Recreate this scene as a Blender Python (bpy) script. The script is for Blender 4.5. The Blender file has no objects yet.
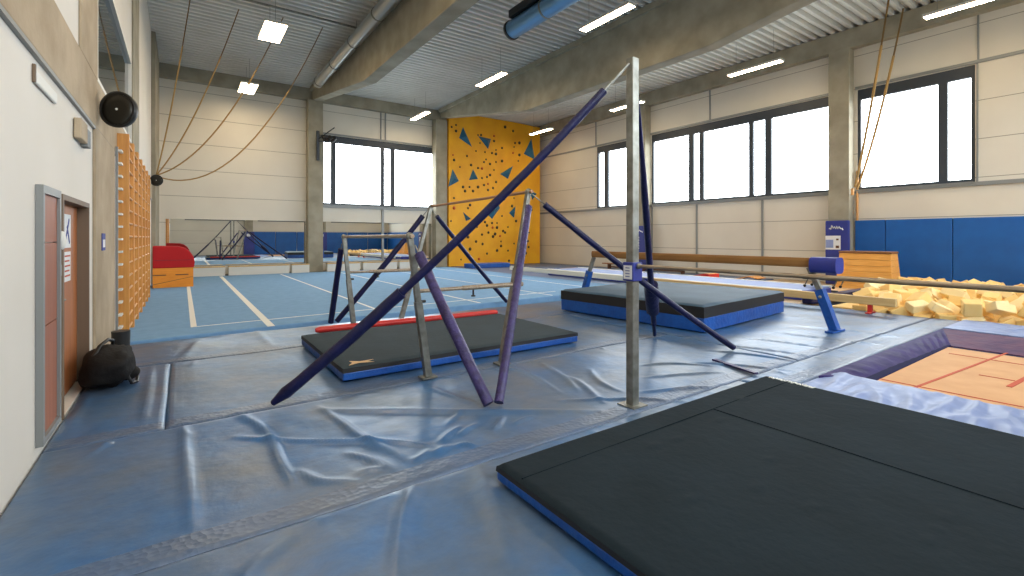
import bpy, math, random
import numpy as np
from mathutils import Vector, Matrix, noise
random.seed(7)
S = bpy.context.scene
# ------------------------------------------------------------------ camera
F_PX, HOR, EYE = 470.0, 238.0, 1.6
YAW = math.atan(330/470)
cam_d = bpy.data.cameras.new('camera'); cam = bpy.data.objects.new('camera', cam_d)
S.collection.objects.link(cam); S.camera = cam
cam.location = (0, 0, EYE); cam.rotation_euler = (math.radians(90), 0, -YAW)
cam_d.sensor_width = 36; cam_d.lens = 36*F_PX/1024; cam_d.shift_y = (HOR-288)/1024; cam_d.clip_start = .02; cam_d.clip_end = 300
# ------------------------------------------------------------------ colour, exposure, sky
S.view_settings.view_transform = 'Standard'; S.view_settings.look = 'None'
S.view_settings.gamma = 1; S.view_settings.use_curve_mapping = False
S.view_settings.exposure = .78
W = bpy.data.worlds.new('overcast_sky'); S.world = W; W.use_nodes = True
wn = W.node_tree.nodes; wl = W.node_tree.links
bg = wn['Background']; bg.inputs[1].default_value = 7.5
tc = wn.new('ShaderNodeTexCoord'); sx = wn.new('ShaderNodeSeparateXYZ'); cr = wn.new('ShaderNodeValToRGB')
cr.color_ramp.elements[0].position = .46; cr.color_ramp.elements[0].color = (.30, .33, .33, 1)
cr.color_ramp.elements[1].position = .52; cr.color_ramp.elements[1].color = (.86, .94, 1.0, 1)
mp = wn.new('ShaderNodeMapRange'); mp.inputs[1].default_value = -1; mp.inputs[2].default_value = 1
wl.new(tc.outputs['Generated'], sx.inputs[0]); wl.new(sx.outputs[2], mp.inputs[0]); wl.new(mp.outputs[0], cr.inputs[0]); wl.new(cr.outputs[0], bg.inputs[0])
# room extents
XL, XR, YF, YB, ZT = -.87, 19.0, -3.0, 24.2, 8.75
WZ0, WZ1 = 3.25, 6.68           # window band
def portal(name, loc, rot, sxx, syy):
    l = bpy.data.lights.new(name, 'AREA'); l.shape = 'RECTANGLE'; l.size = sxx; l.size_y = syy
    l.cycles.is_portal = True
    o = bpy.data.objects.new(name, l); S.collection.objects.link(o); o.location = loc; o.rotation_euler = rot
RWIN = [(15.98, 18.8), (7.18, 15.06), (3.47, 6.4)]      # y ranges on the right wall
BWIN = [(5.62, 11.7)]                                   # x ranges on the back wall
FILL_WIN = [(.2, 5.0), (6.0, 11.6), (12.8, 18.4)]           # x ranges of unseen windows added behind the camera for even light
zc, zh = (WZ0+WZ1)/2, WZ1-WZ0
for a, b in RWIN: portal('window_daylight', (XR+.28, (a+b)/2, zc), (0, math.radians(90), 0), zh, b-a)
for a, b in BWIN: portal('window_daylight', ((a+b)/2, YB+.28, zc), (math.radians(-90), 0, 0), b-a, zh)
for a, b in FILL_WIN: portal('window_daylight', ((a+b)/2, YF-.28, zc), (math.radians(90), 0, 0), b-a, zh)  # daylight through the windows added behind the camera

# ------------------------------------------------------------------ pixel -> world on a known plane (measuring helpers)
_s, _c = math.sin(YAW), math.cos(YAW)
def _ray(u, v):
    r = (u-512)/F_PX; return (r*_c+_s, _c-r*_s, (HOR-v)/F_PX)
def onZ(u, v, z=0.0):
    k = _ray(u, v); t = (z-EYE)/k[2]; return (k[0]*t, k[1]*t, z)
def onX(u, v, x):
    k = _ray(u, v); t = x/k[0]; return (x, k[1]*t, EYE+k[2]*t)
def onY(u, v, y):
    k = _ray(u, v); t = y/k[1]; return (k[0]*t, y, EYE+k[2]*t)

# ------------------------------------------------------------------ materials
def srgb(c):
    return tuple((x/255/12.92 if x/255 <= .04045 else ((x/255+.055)/1.055)**2.4) for x in c)+(1,)
def mat(name, col, rough=.6, metal=0, var=None, vscale=3, bump=0, bscale=40, spec=.5, stretch=None, emis=None, detail=4):
    m = bpy.data.materials.new(name); m.use_nodes = True
    n = m.node_tree.nodes; l = m.node_tree.links; p = n['Principled BSDF']
    p.inputs['Base Color'].default_value = srgb(col); p.inputs['Roughness'].default_value = rough
    p.inputs['Metallic'].default_value = metal; p.inputs['Specular IOR Level'].default_value = spec
    if emis:
        p.inputs['Emission Color'].default_value = emis[0]; p.inputs['Emission Strength'].default_value = emis[1]
    if var or bump:
        t = n.new('ShaderNodeTexCoord'); mp = n.new('ShaderNodeMapping'); l.new(t.outputs['Object'], mp.inputs[0])
        if stretch: mp.inputs['Scale'].default_value = stretch
    if var:
        nz = n.new('ShaderNodeTexNoise'); nz.inputs['Scale'].default_value = vscale; nz.inputs['Detail'].default_value = detail
        l.new(mp.outputs[0], nz.inputs['Vector'])
        r = n.new('ShaderNodeValToRGB'); r.color_ramp.elements[0].position = .34; r.color_ramp.elements[1].position = .66
        r.color_ramp.elements[0].color = srgb(var); r.color_ramp.elements[1].color = srgb(col)
        l.new(nz.outputs['Fac'], r.inputs[0]); l.new(r.outputs[0], p.inputs['Base Color'])
    if bump:
        nb = n.new('ShaderNodeTexNoise'); nb.inputs['Scale'].default_value = bscale; nb.inputs['Detail'].default_value = 3
        l.new(mp.outputs[0], nb.inputs['Vector'])
        b = n.new('ShaderNodeBump'); b.inputs['Strength'].default_value = bump; b.inputs['Distance'].default_value = .02
        l.new(nb.outputs['Fac'], b.inputs['Height']); l.new(b.outputs[0], p.inputs['Normal'])
    return m
def add_seams(m, axis, pitch, offset, width, col):
    """thin joint lines across a surface at a regular pitch (object coordinates = world here)"""
    n = m.node_tree.nodes; l = m.node_tree.links; p = n['Principled BSDF']
    t = n.new('ShaderNodeTexCoord'); s = n.new('ShaderNodeSeparateXYZ'); l.new(t.outputs['Object'], s.inputs[0])
    a = n.new('ShaderNodeMath'); a.operation = 'ADD'; a.inputs[1].default_value = -offset+pitch*50; l.new(s.outputs[axis], a.inputs[0])
    d = n.new('ShaderNodeMath'); d.operation = 'MODULO'; d.inputs[1].default_value = pitch; l.new(a.outputs[0], d.inputs[0])
    g = n.new('ShaderNodeMath'); g.operation = 'LESS_THAN'; g.inputs[1].default_value = width; l.new(d.outputs[0], g.inputs[0])
    mx = n.new('ShaderNodeMix'); mx.data_type = 'RGBA'; l.new(g.outputs[0], mx.inputs['Factor'])
    old = p.inputs['Base Color']
    if old.links: l.new(old.links[0].from_socket, mx.inputs['A'])
    else: mx.inputs['A'].default_value = old.default_value
    mx.inputs['B'].default_value = srgb(col); l.new(mx.outputs['Result'], old)
    return m
M = {}
M['panel'] = add_seams(mat('cream_wall_panel', (218, 211, 196), .6, var=(212, 204, 189), vscale=.6), 2, 1.12, .0, .022, (150, 142, 126))
M['plaster'] = mat('white_painted_wall', (222, 216, 206), .75, var=(216, 210, 199), vscale=.7, bump=.05, bscale=60)
M['concrete'] = mat('grey_precast_concrete', (164, 156, 136), .85, var=(140, 133, 114), vscale=1.6, bump=.25, bscale=25, detail=8)
M['concrete_l'] = mat('warm_precast_concrete', (182, 164, 138), .85, var=(160, 142, 116), vscale=1.8, bump=.2, bscale=25, detail=8)
M['deck'] = mat('galvanised_roof_deck', (212, 211, 204), .5, .1, var=(202, 201, 194), vscale=.8)
M['floor'] = mat('dark_subfloor', (70, 74, 80), .8)
M['frame'] = mat('anthracite_window_frame', (52, 58, 66), .5)
M['trimmetal'] = mat('grey_metal_trim', (138, 140, 138), .5, .3)
M['steel'] = mat('galvanised_steel', (150, 150, 142), .42, .6, var=(118, 116, 106), vscale=9, bump=.1, bscale=60)
M['bar'] = mat('worn_bar_steel', (172, 156, 134), .38, .3, var=(140, 120, 98), vscale=14, stretch=(4, .4, 4))
M['galv'] = mat('galvanised_duct', (175, 178, 178), .3, .85)
M['reflduct'] = mat('duct_painted_blue_reflection', (120, 165, 205), .35, .6)  # blue reflection on the metal is put into the base colour
M['navy'] = mat('navy_vinyl_cover', (24, 25, 70), .45, spec=.35, var=(19, 20, 56), vscale=6, bump=.5, bscale=18)
M['purple'] = mat('purple_worn_vinyl', (62, 52, 108), .4, var=(44, 34, 74), vscale=14, bump=.7, bscale=22)
M['blackm'] = mat('dark_mat_fabric', (28, 39, 46), .95, var=(24, 34, 40), vscale=2.2, bump=.25, bscale=14, spec=.2)
M['greymat'] = mat('grey_green_mat_fabric', (46, 60, 68), .85, var=(40, 53, 60), spec=.3, vscale=2.2, bump=.2, bscale=14)
M['bluetop'] = mat('slate_blue_mat_top', (48, 78, 100), .65, spec=.35, var=(41, 69, 90), vscale=2, bump=.15, bscale=14)
M['blackedge'] = mat('black_mat_edging', (26, 26, 28), .55)
M['blueside'] = mat('bright_blue_vinyl', (22, 84, 166), .42, var=(18, 70, 146), vscale=5, bump=.6, bscale=14)
M['wallpad'] = mat('blue_wall_padding', (10, 92, 170), .55, var=(8, 84, 158), vscale=2)
M['colpad'] = mat('violet_blue_padding', (44, 54, 138), .5, var=(40, 50, 126), vscale=3)
M['carpet'] = mat('light_blue_carpet', (122, 164, 204), .95, var=(114, 156, 196), vscale=5, bump=.15, bscale=160)
M['white'] = mat('white_tape', (232, 232, 226), .7)
M['whitep'] = mat('white_plastic', (222, 220, 212), .5)
M['red'] = mat('red_vinyl', (206, 52, 44), .4, var=(190, 40, 36), vscale=4, bump=.2, bscale=10)
M['redf'] = mat('red_suede_padding', (176, 10, 18), .8)
M['orange'] = mat('orange_lacquered_wood', (232, 144, 24), .45, var=(222, 132, 18), vscale=4, stretch=(1, 1, 8))
M['pine'] = mat('pine_wood', (212, 150, 72), .5, var=(194, 128, 54), vscale=3, stretch=(10, 10, .7))
M['pineh'] = mat('pine_boards', (226, 160, 74), .5, var=(206, 136, 56), vscale=3, stretch=(12, .8, 12))
add_seams(M['pineh'], 2, .195, .0, .012, (120, 72, 28))
M['rung'] = mat('wooden_rung', (206, 150, 88), .5)
M['suede'] = mat('tan_suede_beam', (158, 112, 58), .8, var=(140, 96, 46), vscale=4, stretch=(1, .3, 1))
M['beamw'] = mat('pale_wood_beam', (220, 188, 130), .6, var=(206, 168, 108), vscale=3, stretch=(6, .3, 6))
M['beamc'] = mat('cream_beam', (214, 208, 192), .6)
M['doorw'] = mat('reddish_wood_veneer', (160, 96, 66), .5, var=(146, 84, 56), vscale=2, stretch=(8, 8, .6))
M['doorb'] = mat('brown_door_leaf', (176, 108, 58), .5, var=(160, 94, 48), vscale=2, stretch=(8, 8, .6))
M['doord'] = mat('dark_brown_jamb', (98, 62, 38), .6)
M['reveal'] = mat('brown_grey_reveal', (112, 92, 72), .6)
M['yellow'] = mat('yellow_climbing_panel', (236, 170, 10), .6, var=(226, 156, 6), vscale=1.2, bump=.15, bscale=60)
M['volume'] = mat('teal_blue_volume', (34, 96, 128), .5)
M['hold'] = mat('dark_climbing_hold', (62, 52, 30), .6)
M['holdr'] = mat('orange_red_hold', (190, 80, 30), .6)
M['foam'] = mat('yellow_foam', (250, 214, 142), .9, var=(244, 202, 124), vscale=3, bump=.2, bscale=90)
M['foam2'] = mat('pale_foam', (252, 226, 168), .9, bump=.2, bscale=90)
M['tramp'] = mat('peach_trampoline_bed', (216, 166, 116), .75, var=(206, 154, 104), vscale=3, bump=.08, bscale=300)
M['redline'] = mat('red_line', (190, 74, 34), .7)
M['black'] = mat('black_plastic', (24, 24, 24), .45)
M['blackf'] = mat('black_bag_fabric', (16, 14, 14), .8, spec=.25, bump=.5, bscale=16)
M['spk'] = mat('black_speaker_grille', (44, 42, 36), .35, .4)
M['rope'] = mat('hemp_rope', (176, 140, 84), .9, bump=.6, bscale=120)
M['rope2'] = mat('dark_rope_cover', (120, 92, 50), .9)
M['lamp'] = mat('warm_lamp_diffuser', (255, 240, 214), .5, emis=((1, .78, .50, 1), 25))
M['housing'] = mat('lamp_housing', (200, 196, 186), .5)
M['paper'] = mat('white_paper', (226, 226, 226), .7)
M['ink'] = mat('blue_ink', (62, 70, 140), .7)
M['track'] = mat('lilac_blue_track', (140, 152, 196), .6, var=(126, 146, 190), vscale=3, stretch=(3, .3, 1))
M['tan'] = mat('tan_board', (206, 168, 120), .7)
M['knob'] = mat('dark_knob', (40, 36, 34), .5)
m = mat('mirror_glass', (225, 228, 226), .0, 1.0); M['mirror'] = m
m = mat('gallery_glass', (40, 52, 54), .02, 0, spec=.8); M['gglass'] = m
# clear pane: mostly transparent with a faint reflection
m = bpy.data.materials.new('clear_window_glass'); m.use_nodes = True
n = m.node_tree.nodes; l = m.node_tree.links; n.remove(n['Principled BSDF'])
tr = n.new('ShaderNodeBsdfTransparent'); gl = n.new('ShaderNodeBsdfGlossy'); gl.inputs['Roughness'].default_value = 0
fr = n.new('ShaderNodeFresnel'); ms = n.new('ShaderNodeMixShader'); gm = n.new('ShaderNodeNewGeometry'); iv = n.new('ShaderNodeMath'); iv.operation = 'SUBTRACT'; iv.inputs[0].default_value = 1; ml = n.new('ShaderNodeMath'); ml.operation = 'MULTIPLY'; l.new(gm.outputs['Backfacing'], iv.inputs[1]); l.new(iv.outputs[0], ml.inputs[0])
l.new(fr.outputs[0], ml.inputs[1]); l.new(ml.outputs[0], ms.inputs[0]); l.new(tr.outputs[0], ms.inputs[1]); l.new(gl.outputs[0], ms.inputs[2]); l.new(ms.outputs[0], n['Material Output'].inputs[0])
M['glass'] = m

# ------------------------------------------------------------------ mesh builder
class MB:
    def __init__(s): s.v = []; s.f = []; s.sm = []
    def add(s, vs, fs, smooth=False):
        o = len(s.v); s.v += [tuple(p) for p in vs]; s.f += [tuple(i+o for i in f) for f in fs]; s.sm += [smooth]*len(fs); return s
    def box(s, c, d, rz=0, rx=0, ry=0):
        R = Matrix.Rotation(rz, 3, 'Z') @ Matrix.Rotation(ry, 3, 'Y') @ Matrix.Rotation(rx, 3, 'X')
        vs = [Vector(c)+R @ Vector((x*d[0]/2, y*d[1]/2, z*d[2]/2)) for x in (-1, 1) for y in (-1, 1) for z in (-1, 1)]
        return s.add(vs, [(0, 1, 3, 2), (4, 6, 7, 5), (0, 4, 5, 1), (2, 3, 7, 6), (0, 2, 6, 4), (1, 5, 7, 3)])
    def bb(s, x0, x1, y0, y1, z0, z1): return s.box(((x0+x1)/2, (y0+y1)/2, (z0+z1)/2), (x1-x0, y1-y0, z1-z0))
    def tube(s, pts, r, seg=12, rs=None, wob=0):
        pts = [Vector(p) for p in pts]; n = len(pts); vs = []; rs = rs or [r]*n
        t0 = (pts[1]-pts[0]).normalized(); a = t0.orthogonal().normalized()
        for i, p in enumerate(pts):
            t = (pts[min(i+1, n-1)]-pts[max(i-1, 0)]).normalized()
            a = (a-t*a.dot(t)).normalized(); b = t.cross(a)
            for k in range(seg):
                w = 2*math.pi*k/seg; rr = rs[i]*(1+(wob*noise.noise(p*7+Vector((k*1.7, 0, 0))) if wob else 0))
                vs.append(p+(a*math.cos(w)+b*math.sin(w))*rr)
        fs = [(i*seg+k, i*seg+(k+1) % seg, (i+1)*seg+(k+1) % seg, (i+1)*seg+k) for i in range(n-1) for k in range(seg)]
        s.add(vs, fs, True)
        s.add(vs[:seg], [tuple(range(seg))[::-1]]); s.add(vs[-seg:], [tuple(range(seg))]); return s
    def sqbar(s, p, q, w, h=None):
        """rectangular bar from p to q"""
        p, q = Vector(p), Vector(q); h = h or w; t = (q-p).normalized()
        a = Vector((0, 0, 1)) if abs(t.z) < .8 else Vector((0, 1, 0))
        b = t.cross(a).normalized(); a = b.cross(t).normalized()
        vs = [e+b*i*w/2+a*j*h/2 for e in (p, q) for i, j in ((-1, -1), (1, -1), (1, 1), (-1, 1))]
        return s.add(vs, [(0, 1, 2, 3), (7, 6, 5, 4), (0, 4, 5, 1), (1, 5, 6, 2), (2, 6, 7, 3), (3, 7, 4, 0)])
    def prism(s, poly, d, axis=0, o=0):
        """poly in the two other axes, extruded d along axis from o"""
        n = len(poly); vs = []
        for e in (o, o+d):
            for a, b in poly: vs.append((e, a, b) if axis == 0 else (a, e, b) if axis == 1 else (a, b, e))
        fs = [tuple(range(n))[::-1], tuple(range(n, 2*n))]+[(i, (i+1) % n, n+(i+1) % n, n+i) for i in range(n)]
        return s.add(vs, fs)
    def ball(s, c, r, seg=12, ring=8, sc=(1, 1, 1)):
        vs = []; fs = []
        for i in range(ring+1):
            ph = math.pi*i/ring
            for k in range(seg):
                w = 2*math.pi*k/seg; vs.append((c[0]+r*sc[0]*math.sin(ph)*math.cos(w), c[1]+r*sc[1]*math.sin(ph)*math.sin(w), c[2]+r*sc[2]*math.cos(ph)))
        for i in range(ring):
            for k in range(seg): fs.append((i*seg+k, (i+1)*seg+k, (i+1)*seg+(k+1) % seg, i*seg+(k+1) % seg))
        return s.add(vs, fs, True)
    def build(s, name, m, parent=None, bevel=0, seg=2, loc=None):
        me = bpy.data.meshes.new(name)
        vs = s.v
        if loc is None and parent is None and bevel is not False: loc = (0, 0, 0)
        me.from_pydata(vs, [], s.f); me.polygons.foreach_set('use_smooth', s.sm)
        me.materials.append(m); me.update()
        o = bpy.data.objects.new(name, me); S.collection.objects.link(o)
        if parent: o.parent = parent
        if loc: o.location = loc
        import bmesh
        b = bmesh.new(); b.from_mesh(me); bmesh.ops.recalc_face_normals(b, faces=b.faces); b.to_mesh(me); b.free()
        if bevel:
            md = o.modifiers.new('bevel', 'BEVEL'); md.width = bevel; md.segments = seg; md.limit_method = 'ANGLE'; md.angle_limit = math.radians(40)
        return o
def tag(o, label=None, cat=None, group=None, kind=None):
    if label: o['label'] = label
    if cat: o['category'] = cat
    if group: o['group'] = group
    if kind: o['kind'] = kind
    return o
def struct(o): o['kind'] = 'structure'; return o
def thing(name, loc, label, cat, group=None, rz=0):
    o = bpy.data.objects.new(name, None); S.collection.objects.link(o); o.location = loc; o.rotation_euler = (0, 0, rz)
    o.empty_display_size = .1
    return tag(o, label, cat, group)
def copy_tree(o, parent=None):
    c = o.copy(); S.collection.objects.link(c); c.parent = parent
    for ch in list(o.children): copy_tree(ch, c)
    return c

# ================================================================== SHELL
def wall_with_holes(name, m, plane, axis, lo, hi, z0, z1, holes, thick, sign):
    """axis 'x': wall plane at x=plane spanning y lo..hi; holes (a,b,z0,z1)"""
    mb = MB(); p0, p1 = sorted((plane, plane+sign*thick))
    def put(a, b, c, d):
        if b-a < 1e-4 or d-c < 1e-4: return
        mb.bb(p0, p1, a, b, c, d) if axis == 'x' else mb.bb(a, b, p0, p1, c, d)
    cur = lo
    for a, b, c, d in sorted(holes):
        put(cur, a, z0, z1); put(a, b, z0, c); put(a, b, d, z1); cur = b
    put(cur, hi, z0, z1)
    return struct(mb.build(name, m))
wall_with_holes('wall_right', M['panel'], XR, 'x', YF-.3, YB+.3, -.3, ZT+.3, [(a, b, WZ0, WZ1) for a, b in RWIN], .3, 1)
wall_with_holes('wall_back', M['panel'], YB, 'y', XL-.3, XR, -.3, ZT+.3, [(a, b, WZ0, WZ1) for a, b in BWIN], .3, 1)
wall_with_holes('wall_front', M['panel'], YF, 'y', XL-.3, XR, -.3, ZT+.3, [(a, b, WZ0, WZ1) for a, b in FILL_WIN], .3, -1)
DY0, DY1, DZ = 5.66, 7.12, 1.99
wall_with_holes('wall_left', M['plaster'], XL, 'x', YF, YB, -.3, ZT+.3, [(DY0, DY1, 0, DZ), (7.75, 12.55, 3.56, 5.25)], .35, -1)
struct(MB().bb(XL, XR, YF, YB, -.6, -.32).build('floor', M['floor']))
# trapezoid roof deck, ribs along x
mb = MB(); pts = []; y = YF-.1; P = .28
while y < YB+.1:
    pts += [(y, ZT), (y+.10, ZT), (y+.135, ZT+.13), (y+.245, ZT+.13)]; y += P
n0 = len(pts)
mb.add([(XL-.3, a, b) for a, b in pts]+[(XR+.3, a, b) for a, b in pts], [(i, i+1, n0+i+1, n0+i) for i in range(n0-1)])
mb.bb(XL-.3, XR+.3, YF-.3, YB+.3, ZT+.2, ZT+.35)
struct(mb.build('ceiling', M['deck']))
# ---- edge beams under the deck
struct(MB().bb(XL, XR, YB-.32, YB-.001, 8.2, ZT-.002).build('trim_1', M['concrete']))
struct(MB().bb(XR-.32, XR-.001, YF, YB-.33, 8.1, ZT-.002).build('trim_2', M['concrete']))
# ---- concrete columns
def column(i, x0, x1, y0, y1, z1=ZT, m='concrete'):
    return struct(MB().bb(x0, x1, y0, y1, -.3, z1).build('trim_%d' % i, M[m], bevel=.015))
column(3, 4.88, 5.55, YB-.5, YB-.002, 8.195); column(4, 11.5, 12.2, YB-.5, YB-.002, 8.195)
column(5, XR-.42, XR-.002, 6.5, 7.13, 8.095); column(6, XR-.42, XR-.002, 15.1, 15.96, 8.095)
column(7, 4.88, 5.55, YF+.002, YF+.4, ZT-.05); column(8, 11.5, 12.2, YF+.002, YF+.4, ZT-.05)
# ---- roof beams with fish-belly underside
def roof_beam(i, x0, x1, zs):
    poly = [(YF+.41, ZT-.003), (YB-.51, ZT-.003)]+zs
    return struct(MB().prism(poly, x1-x0, 0, x0).build('trim_%d' % i, M['concrete'], bevel=.03))
roof_beam(9, 5.06, 5.5, [(YB-.51, 8.15), (16.0, 6.95), (5.0, 6.95), (YF+.41, 8.0)])
roof_beam(10, 11.76, 12.2, [(YB-.51, 8.3), (15.7, 6.93), (7.4, 6.85), (YF+.41, 8.1)])
# beam top flanges
struct(MB().bb(4.95, 5.61, YF+.42, YB-.52, ZT-.2, ZT-.004).build('trim_11', M['concrete']))
struct(MB().bb(11.65, 12.31, YF+.42, YB-.52, ZT-.2, ZT-.004).build('trim_12', M['concrete']))
# ---- left wall: concrete band, columns, pier below
struct(MB().bb(XL, XL+.03, YF, YB-.6, 2.93, 3.52).build('trim_13', M['concrete_l'], bevel=.01))
struct(MB().bb(XL, XL+.028, 6.5, 7.62, 3.525, ZT-.01).build('trim_14', M['concrete_l'], bevel=.01))
struct(MB().bb(XL, XL+.028, 12.75, 14.4, 3.525, ZT-.01).build('trim_15', M['concrete'], bevel=.01))
struct(MB().bb(XL, XL+.035, 7.42, 9.3, -.05, 2.925).build('trim_16', M['concrete_l'], bevel=.01))
struct(MB().bb(XL, XL+.03, YF, YB-.6, 2.895, 2.928).build('trim_17', M['trimmetal']))
struct(MB().bb(XL, XL+.12, 20.4, YB-.51, -.05, ZT-.01).build('trim_18', M['concrete'], bevel=.01))
# horizontal rails of the cladding and vertical joints on right and back walls
k = 19
for (a, b) in ((YF, 6.45), (7.14, 15.09), (15.97, YB-.33)):
    struct(MB().bb(XR-.05, XR-.001, a, b, 6.70, 6.79).build('trim_%d' % k, M['trimmetal'])); k += 1
    struct(MB().bb(XR-.09, XR-.001, a, b, 3.13, 3.24).build('trim_%d' % k, M['trimmetal'])); k += 1
for (a, b) in ((5.56, 11.49),):
    struct(MB().bb(a, b, YB-.09, YB-.001, 3.10, 3.24).build('trim_%d' % k, M['trimmetal'])); k += 1
    struct(MB().bb(a, b, YB-.05, YB-.001, 6.70, 6.78).build('trim_%d' % k, M['trimmetal'])); k += 1
for y, z0, z1, w in ((3.4, 6.8, 8.09, .04), (11.9, 6.8, 8.09, .04), (18.85, 6.8, 8.09, .05), (9.62, .0, 3.12, .07), (12.55, .0, 3.12, .07), (3.42, 3.25, 6.69, .04), (15.0, 0, 3.12, .05)):
    struct(MB().bb(XR-.045, XR-.001, y-w/2, y+w/2, z0, z1).build('trim_%d' % k, M['trimmetal'])); k += 1
for x, z0, z1, w in ((8.65, .05, 3.09, .11), (8.55, 6.79, 8.19, .05), (8.8, 6.79, 8.19, .05)):
    struct(MB().bb(x-w/2, x+w/2, YB-.07, YB-.001, z0, z1).build('trim_%d' % k, M['trimmetal'])); k += 1

# ---- windows: frame mesh (root) with a pane mesh per light
def window(i, axis, a, b, mull, plane, sign):
    root = bpy.data.objects.new('window_%d' % i, None); S.collection.objects.link(root); struct(root)
    root.location = (plane, (a+b)/2, WZ0) if axis == 'x' else ((a+b)/2, plane, WZ0)
    inv = Vector(root.location)
    f = MB(); T0, T1 = sorted((plane+sign*.03, plane+sign*.15))
    def put(mb, p, q, z0, z1, t0=T0, t1=T1):
        if axis == 'x': mb.bb(t0-inv.x, t1-inv.x, p-inv.y, q-inv.y, z0-inv.z, z1-inv.z)
        else: mb.bb(p-inv.x, q-inv.x, t0-inv.y, t1-inv.y, z0-inv.z, z1-inv.z)
    put(f, a, b, WZ1-.34, WZ1); put(f, a, b, WZ0, WZ0+.09); put(f, a, a+.09, WZ0+.09, WZ1-.34); put(f, b-.09, b, WZ0+.09, WZ1-.34)
    for p, q in mull: put(f, p, q, WZ0+.09, WZ1-.34)
    f.build('window_frame', M['frame'], root, bevel=False)
    e = [a+.09]+[t for m_ in sorted(mull) for t in m_]+[b-.09]
    for j in range(0, len(e), 2):
        g = MB(); put(g, e[j], e[j+1], WZ0+.09, WZ1-.34, plane+sign*.085, plane+sign*.095)
        g.build('pane', M['glass'], root, bevel=False)
    s = MB(); put(s, a, b, WZ0-.04, WZ0, *sorted((plane-sign*.12, plane+sign*.03)))
    s.build('window_sill', M['trimmetal'], root, bevel=False)
window(1, 'x', 15.98, 18.8, [(17.98, 18.28)], XR, 1)
window(2, 'x', 7.18, 15.06, [(12.75, 13.0), (12.25, 12.45), (10.02, 10.2), (9.3, 9.55)], XR, 1)
window(3, 'x', 3.47, 6.4, [(4.08, 4.3)], XR, 1)
window(4, 'y', 5.62, 11.7, [(6.04, 6.28), (8.57, 8.76), (9.11, 9.34)], YB, 1)
for i, (a, b) in enumerate(FILL_WIN): window(5+i, 'y', a, b, [(a+.6, a+.8), (b-2.2, b-2.0)], YF, -1)  # added front windows, out of view, to even out the light
# gallery glazing in the left wall
root = struct(bpy.data.objects.new('window_8', None)); S.collection.objects.link(root); root.location = (XL, 10.15, 3.56)
f = MB()
for a, b, c, d in ((-2.4, 2.4, 0, .05), (-2.4, 2.4, 1.64, 1.69), (-2.4, -2.35, .05, 1.64), (2.35, 2.4, .05, 1.64)): f.bb(-.07, .012, a, b, c, d)
f.build('window_frame', M['whitep'], root, bevel=False)
MB().bb(-.05, -.04, -2.35, 2.35, .05, 1.64).build('pane', M['gglass'], root, bevel=False)
# dim gallery room behind that glass
# 

# ---- doors in the left wall
root = struct(bpy.data.objects.new('door_1', None)); S.collection.objects.link(root); root.location = (XL, 6.4, 0)
f = MB(); f.bb(-.14, .012, -.74, -.68, 0, DZ); f.bb(-.14, .012, .68, .72, 0, DZ); f.bb(-.14, .012, -.68, .68, DZ-.05, DZ); f.build('door_frame', M['reveal'], root, bevel=False)
MB().bb(-.13, -.09, -.62, .68, .02, DZ-.05).build('door_leaf', M['doorb'], root, bevel=False)
MB().bb(-.13, -.05, -.68, -.62, .02, DZ-.05).build('door_jamb', M['doord'], root, bevel=False)
h = MB(); h.tube([(-.09, -.5, 1.02), (-.03, -.5, 1.02), (-.03, -.38, 1.02)], .011, 8); h.build('door_handle', M['steel'], root, bevel=False)
MB().bb(-.3, -.2, -.8, .8, -.02, 2.1).build('door_back', M['doord'], root, bevel=False)

# ================================================================== LEFT WALL THINGS
t = thing('wall_cabinet', (XL, 5.07, 0), 'tall narrow wall cabinet with grey metal frame and reddish wood panels', 'cabinet')
f = MB()
for a, b, c, d in ((-.31, -.26, .08, 1.99), (.26, .31, .08, 1.99), (-.26, .26, 1.93, 1.99), (-.26, .26, .08, .13)): f.bb(.002, .045, a, b, c, d)
f.build('cabinet_frame', M['trimmetal'], t, bevel=False)
MB().bb(.002, .025, -.258, .258, 1.57, 1.928).build('upper_panel', M['doorw'], t, bevel=False)
MB().bb(.002, .025, -.258, .258, .94, 1.562).build('middle_panel', M['doorw'], t, bevel=False)
MB().bb(.002, .025, -.258, .258, .132, .932).build('lower_panel', M['doorw'], t, bevel=False)
o = MB().ball((0, 0, 0), .05, 14, 8, (.5, 1, 1.6)).build('wall_switch', M['whitep'], loc=(XL+.03, 5.52, 1.58)); tag(o, 'white rounded switch on the wall between cabinet and door', 'switch')
o = MB().box((0, 0, 0), (.02, .08, .10)).build('light_switch', M['trimmetal'], loc=(XL+.011, 5.52, 1.32), bevel=.004); tag(o, 'small grey square switch below the rounded white one', 'switch')
# posters on the door leaf
o = MB().box((0, 0, 0), (.006, .36, .34)).build('poster', M['paper'], loc=(XL-.086, 6.5, 1.67)); tag(o, 'upper white notice with blue drawing taped on the brown door', 'poster')
mk = MB(); mk.sqbar((.005, -.10, -.10), (.005, .08, .12), .004, .03); mk.sqbar((.005, .10, -.12), (.005, -.02, .05), .004, .03); mk.build('printed_drawing', M['ink'], o, bevel=False)
o = MB().box((0, 0, 0), (.006, .34, .30)).build('poster', M['paper'], loc=(XL-.086, 6.5, 1.31)); tag(o, 'lower white notice with rows of reddish text on the brown door', 'poster')
mk = MB()
for i in range(5): mk.bb(.003, .006, -.13, .13-.04*(i % 2), .10-.05*i, .115-.05*i)
mk.build('printed_text', M['redline'], o, bevel=False)
# note on the concrete pier
o = MB().box((0, 0, 0), (.008, .30, .22)).build('note', M['ink'], loc=(XL+.041, 8.0, 1.55), bevel=.002); tag(o, 'small blue and white note on the concrete pier', 'sign')
MB().bb(.004, .006, -.10, .10, -.07, .03).build('white_field', M['paper'], o, bevel=False)
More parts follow.
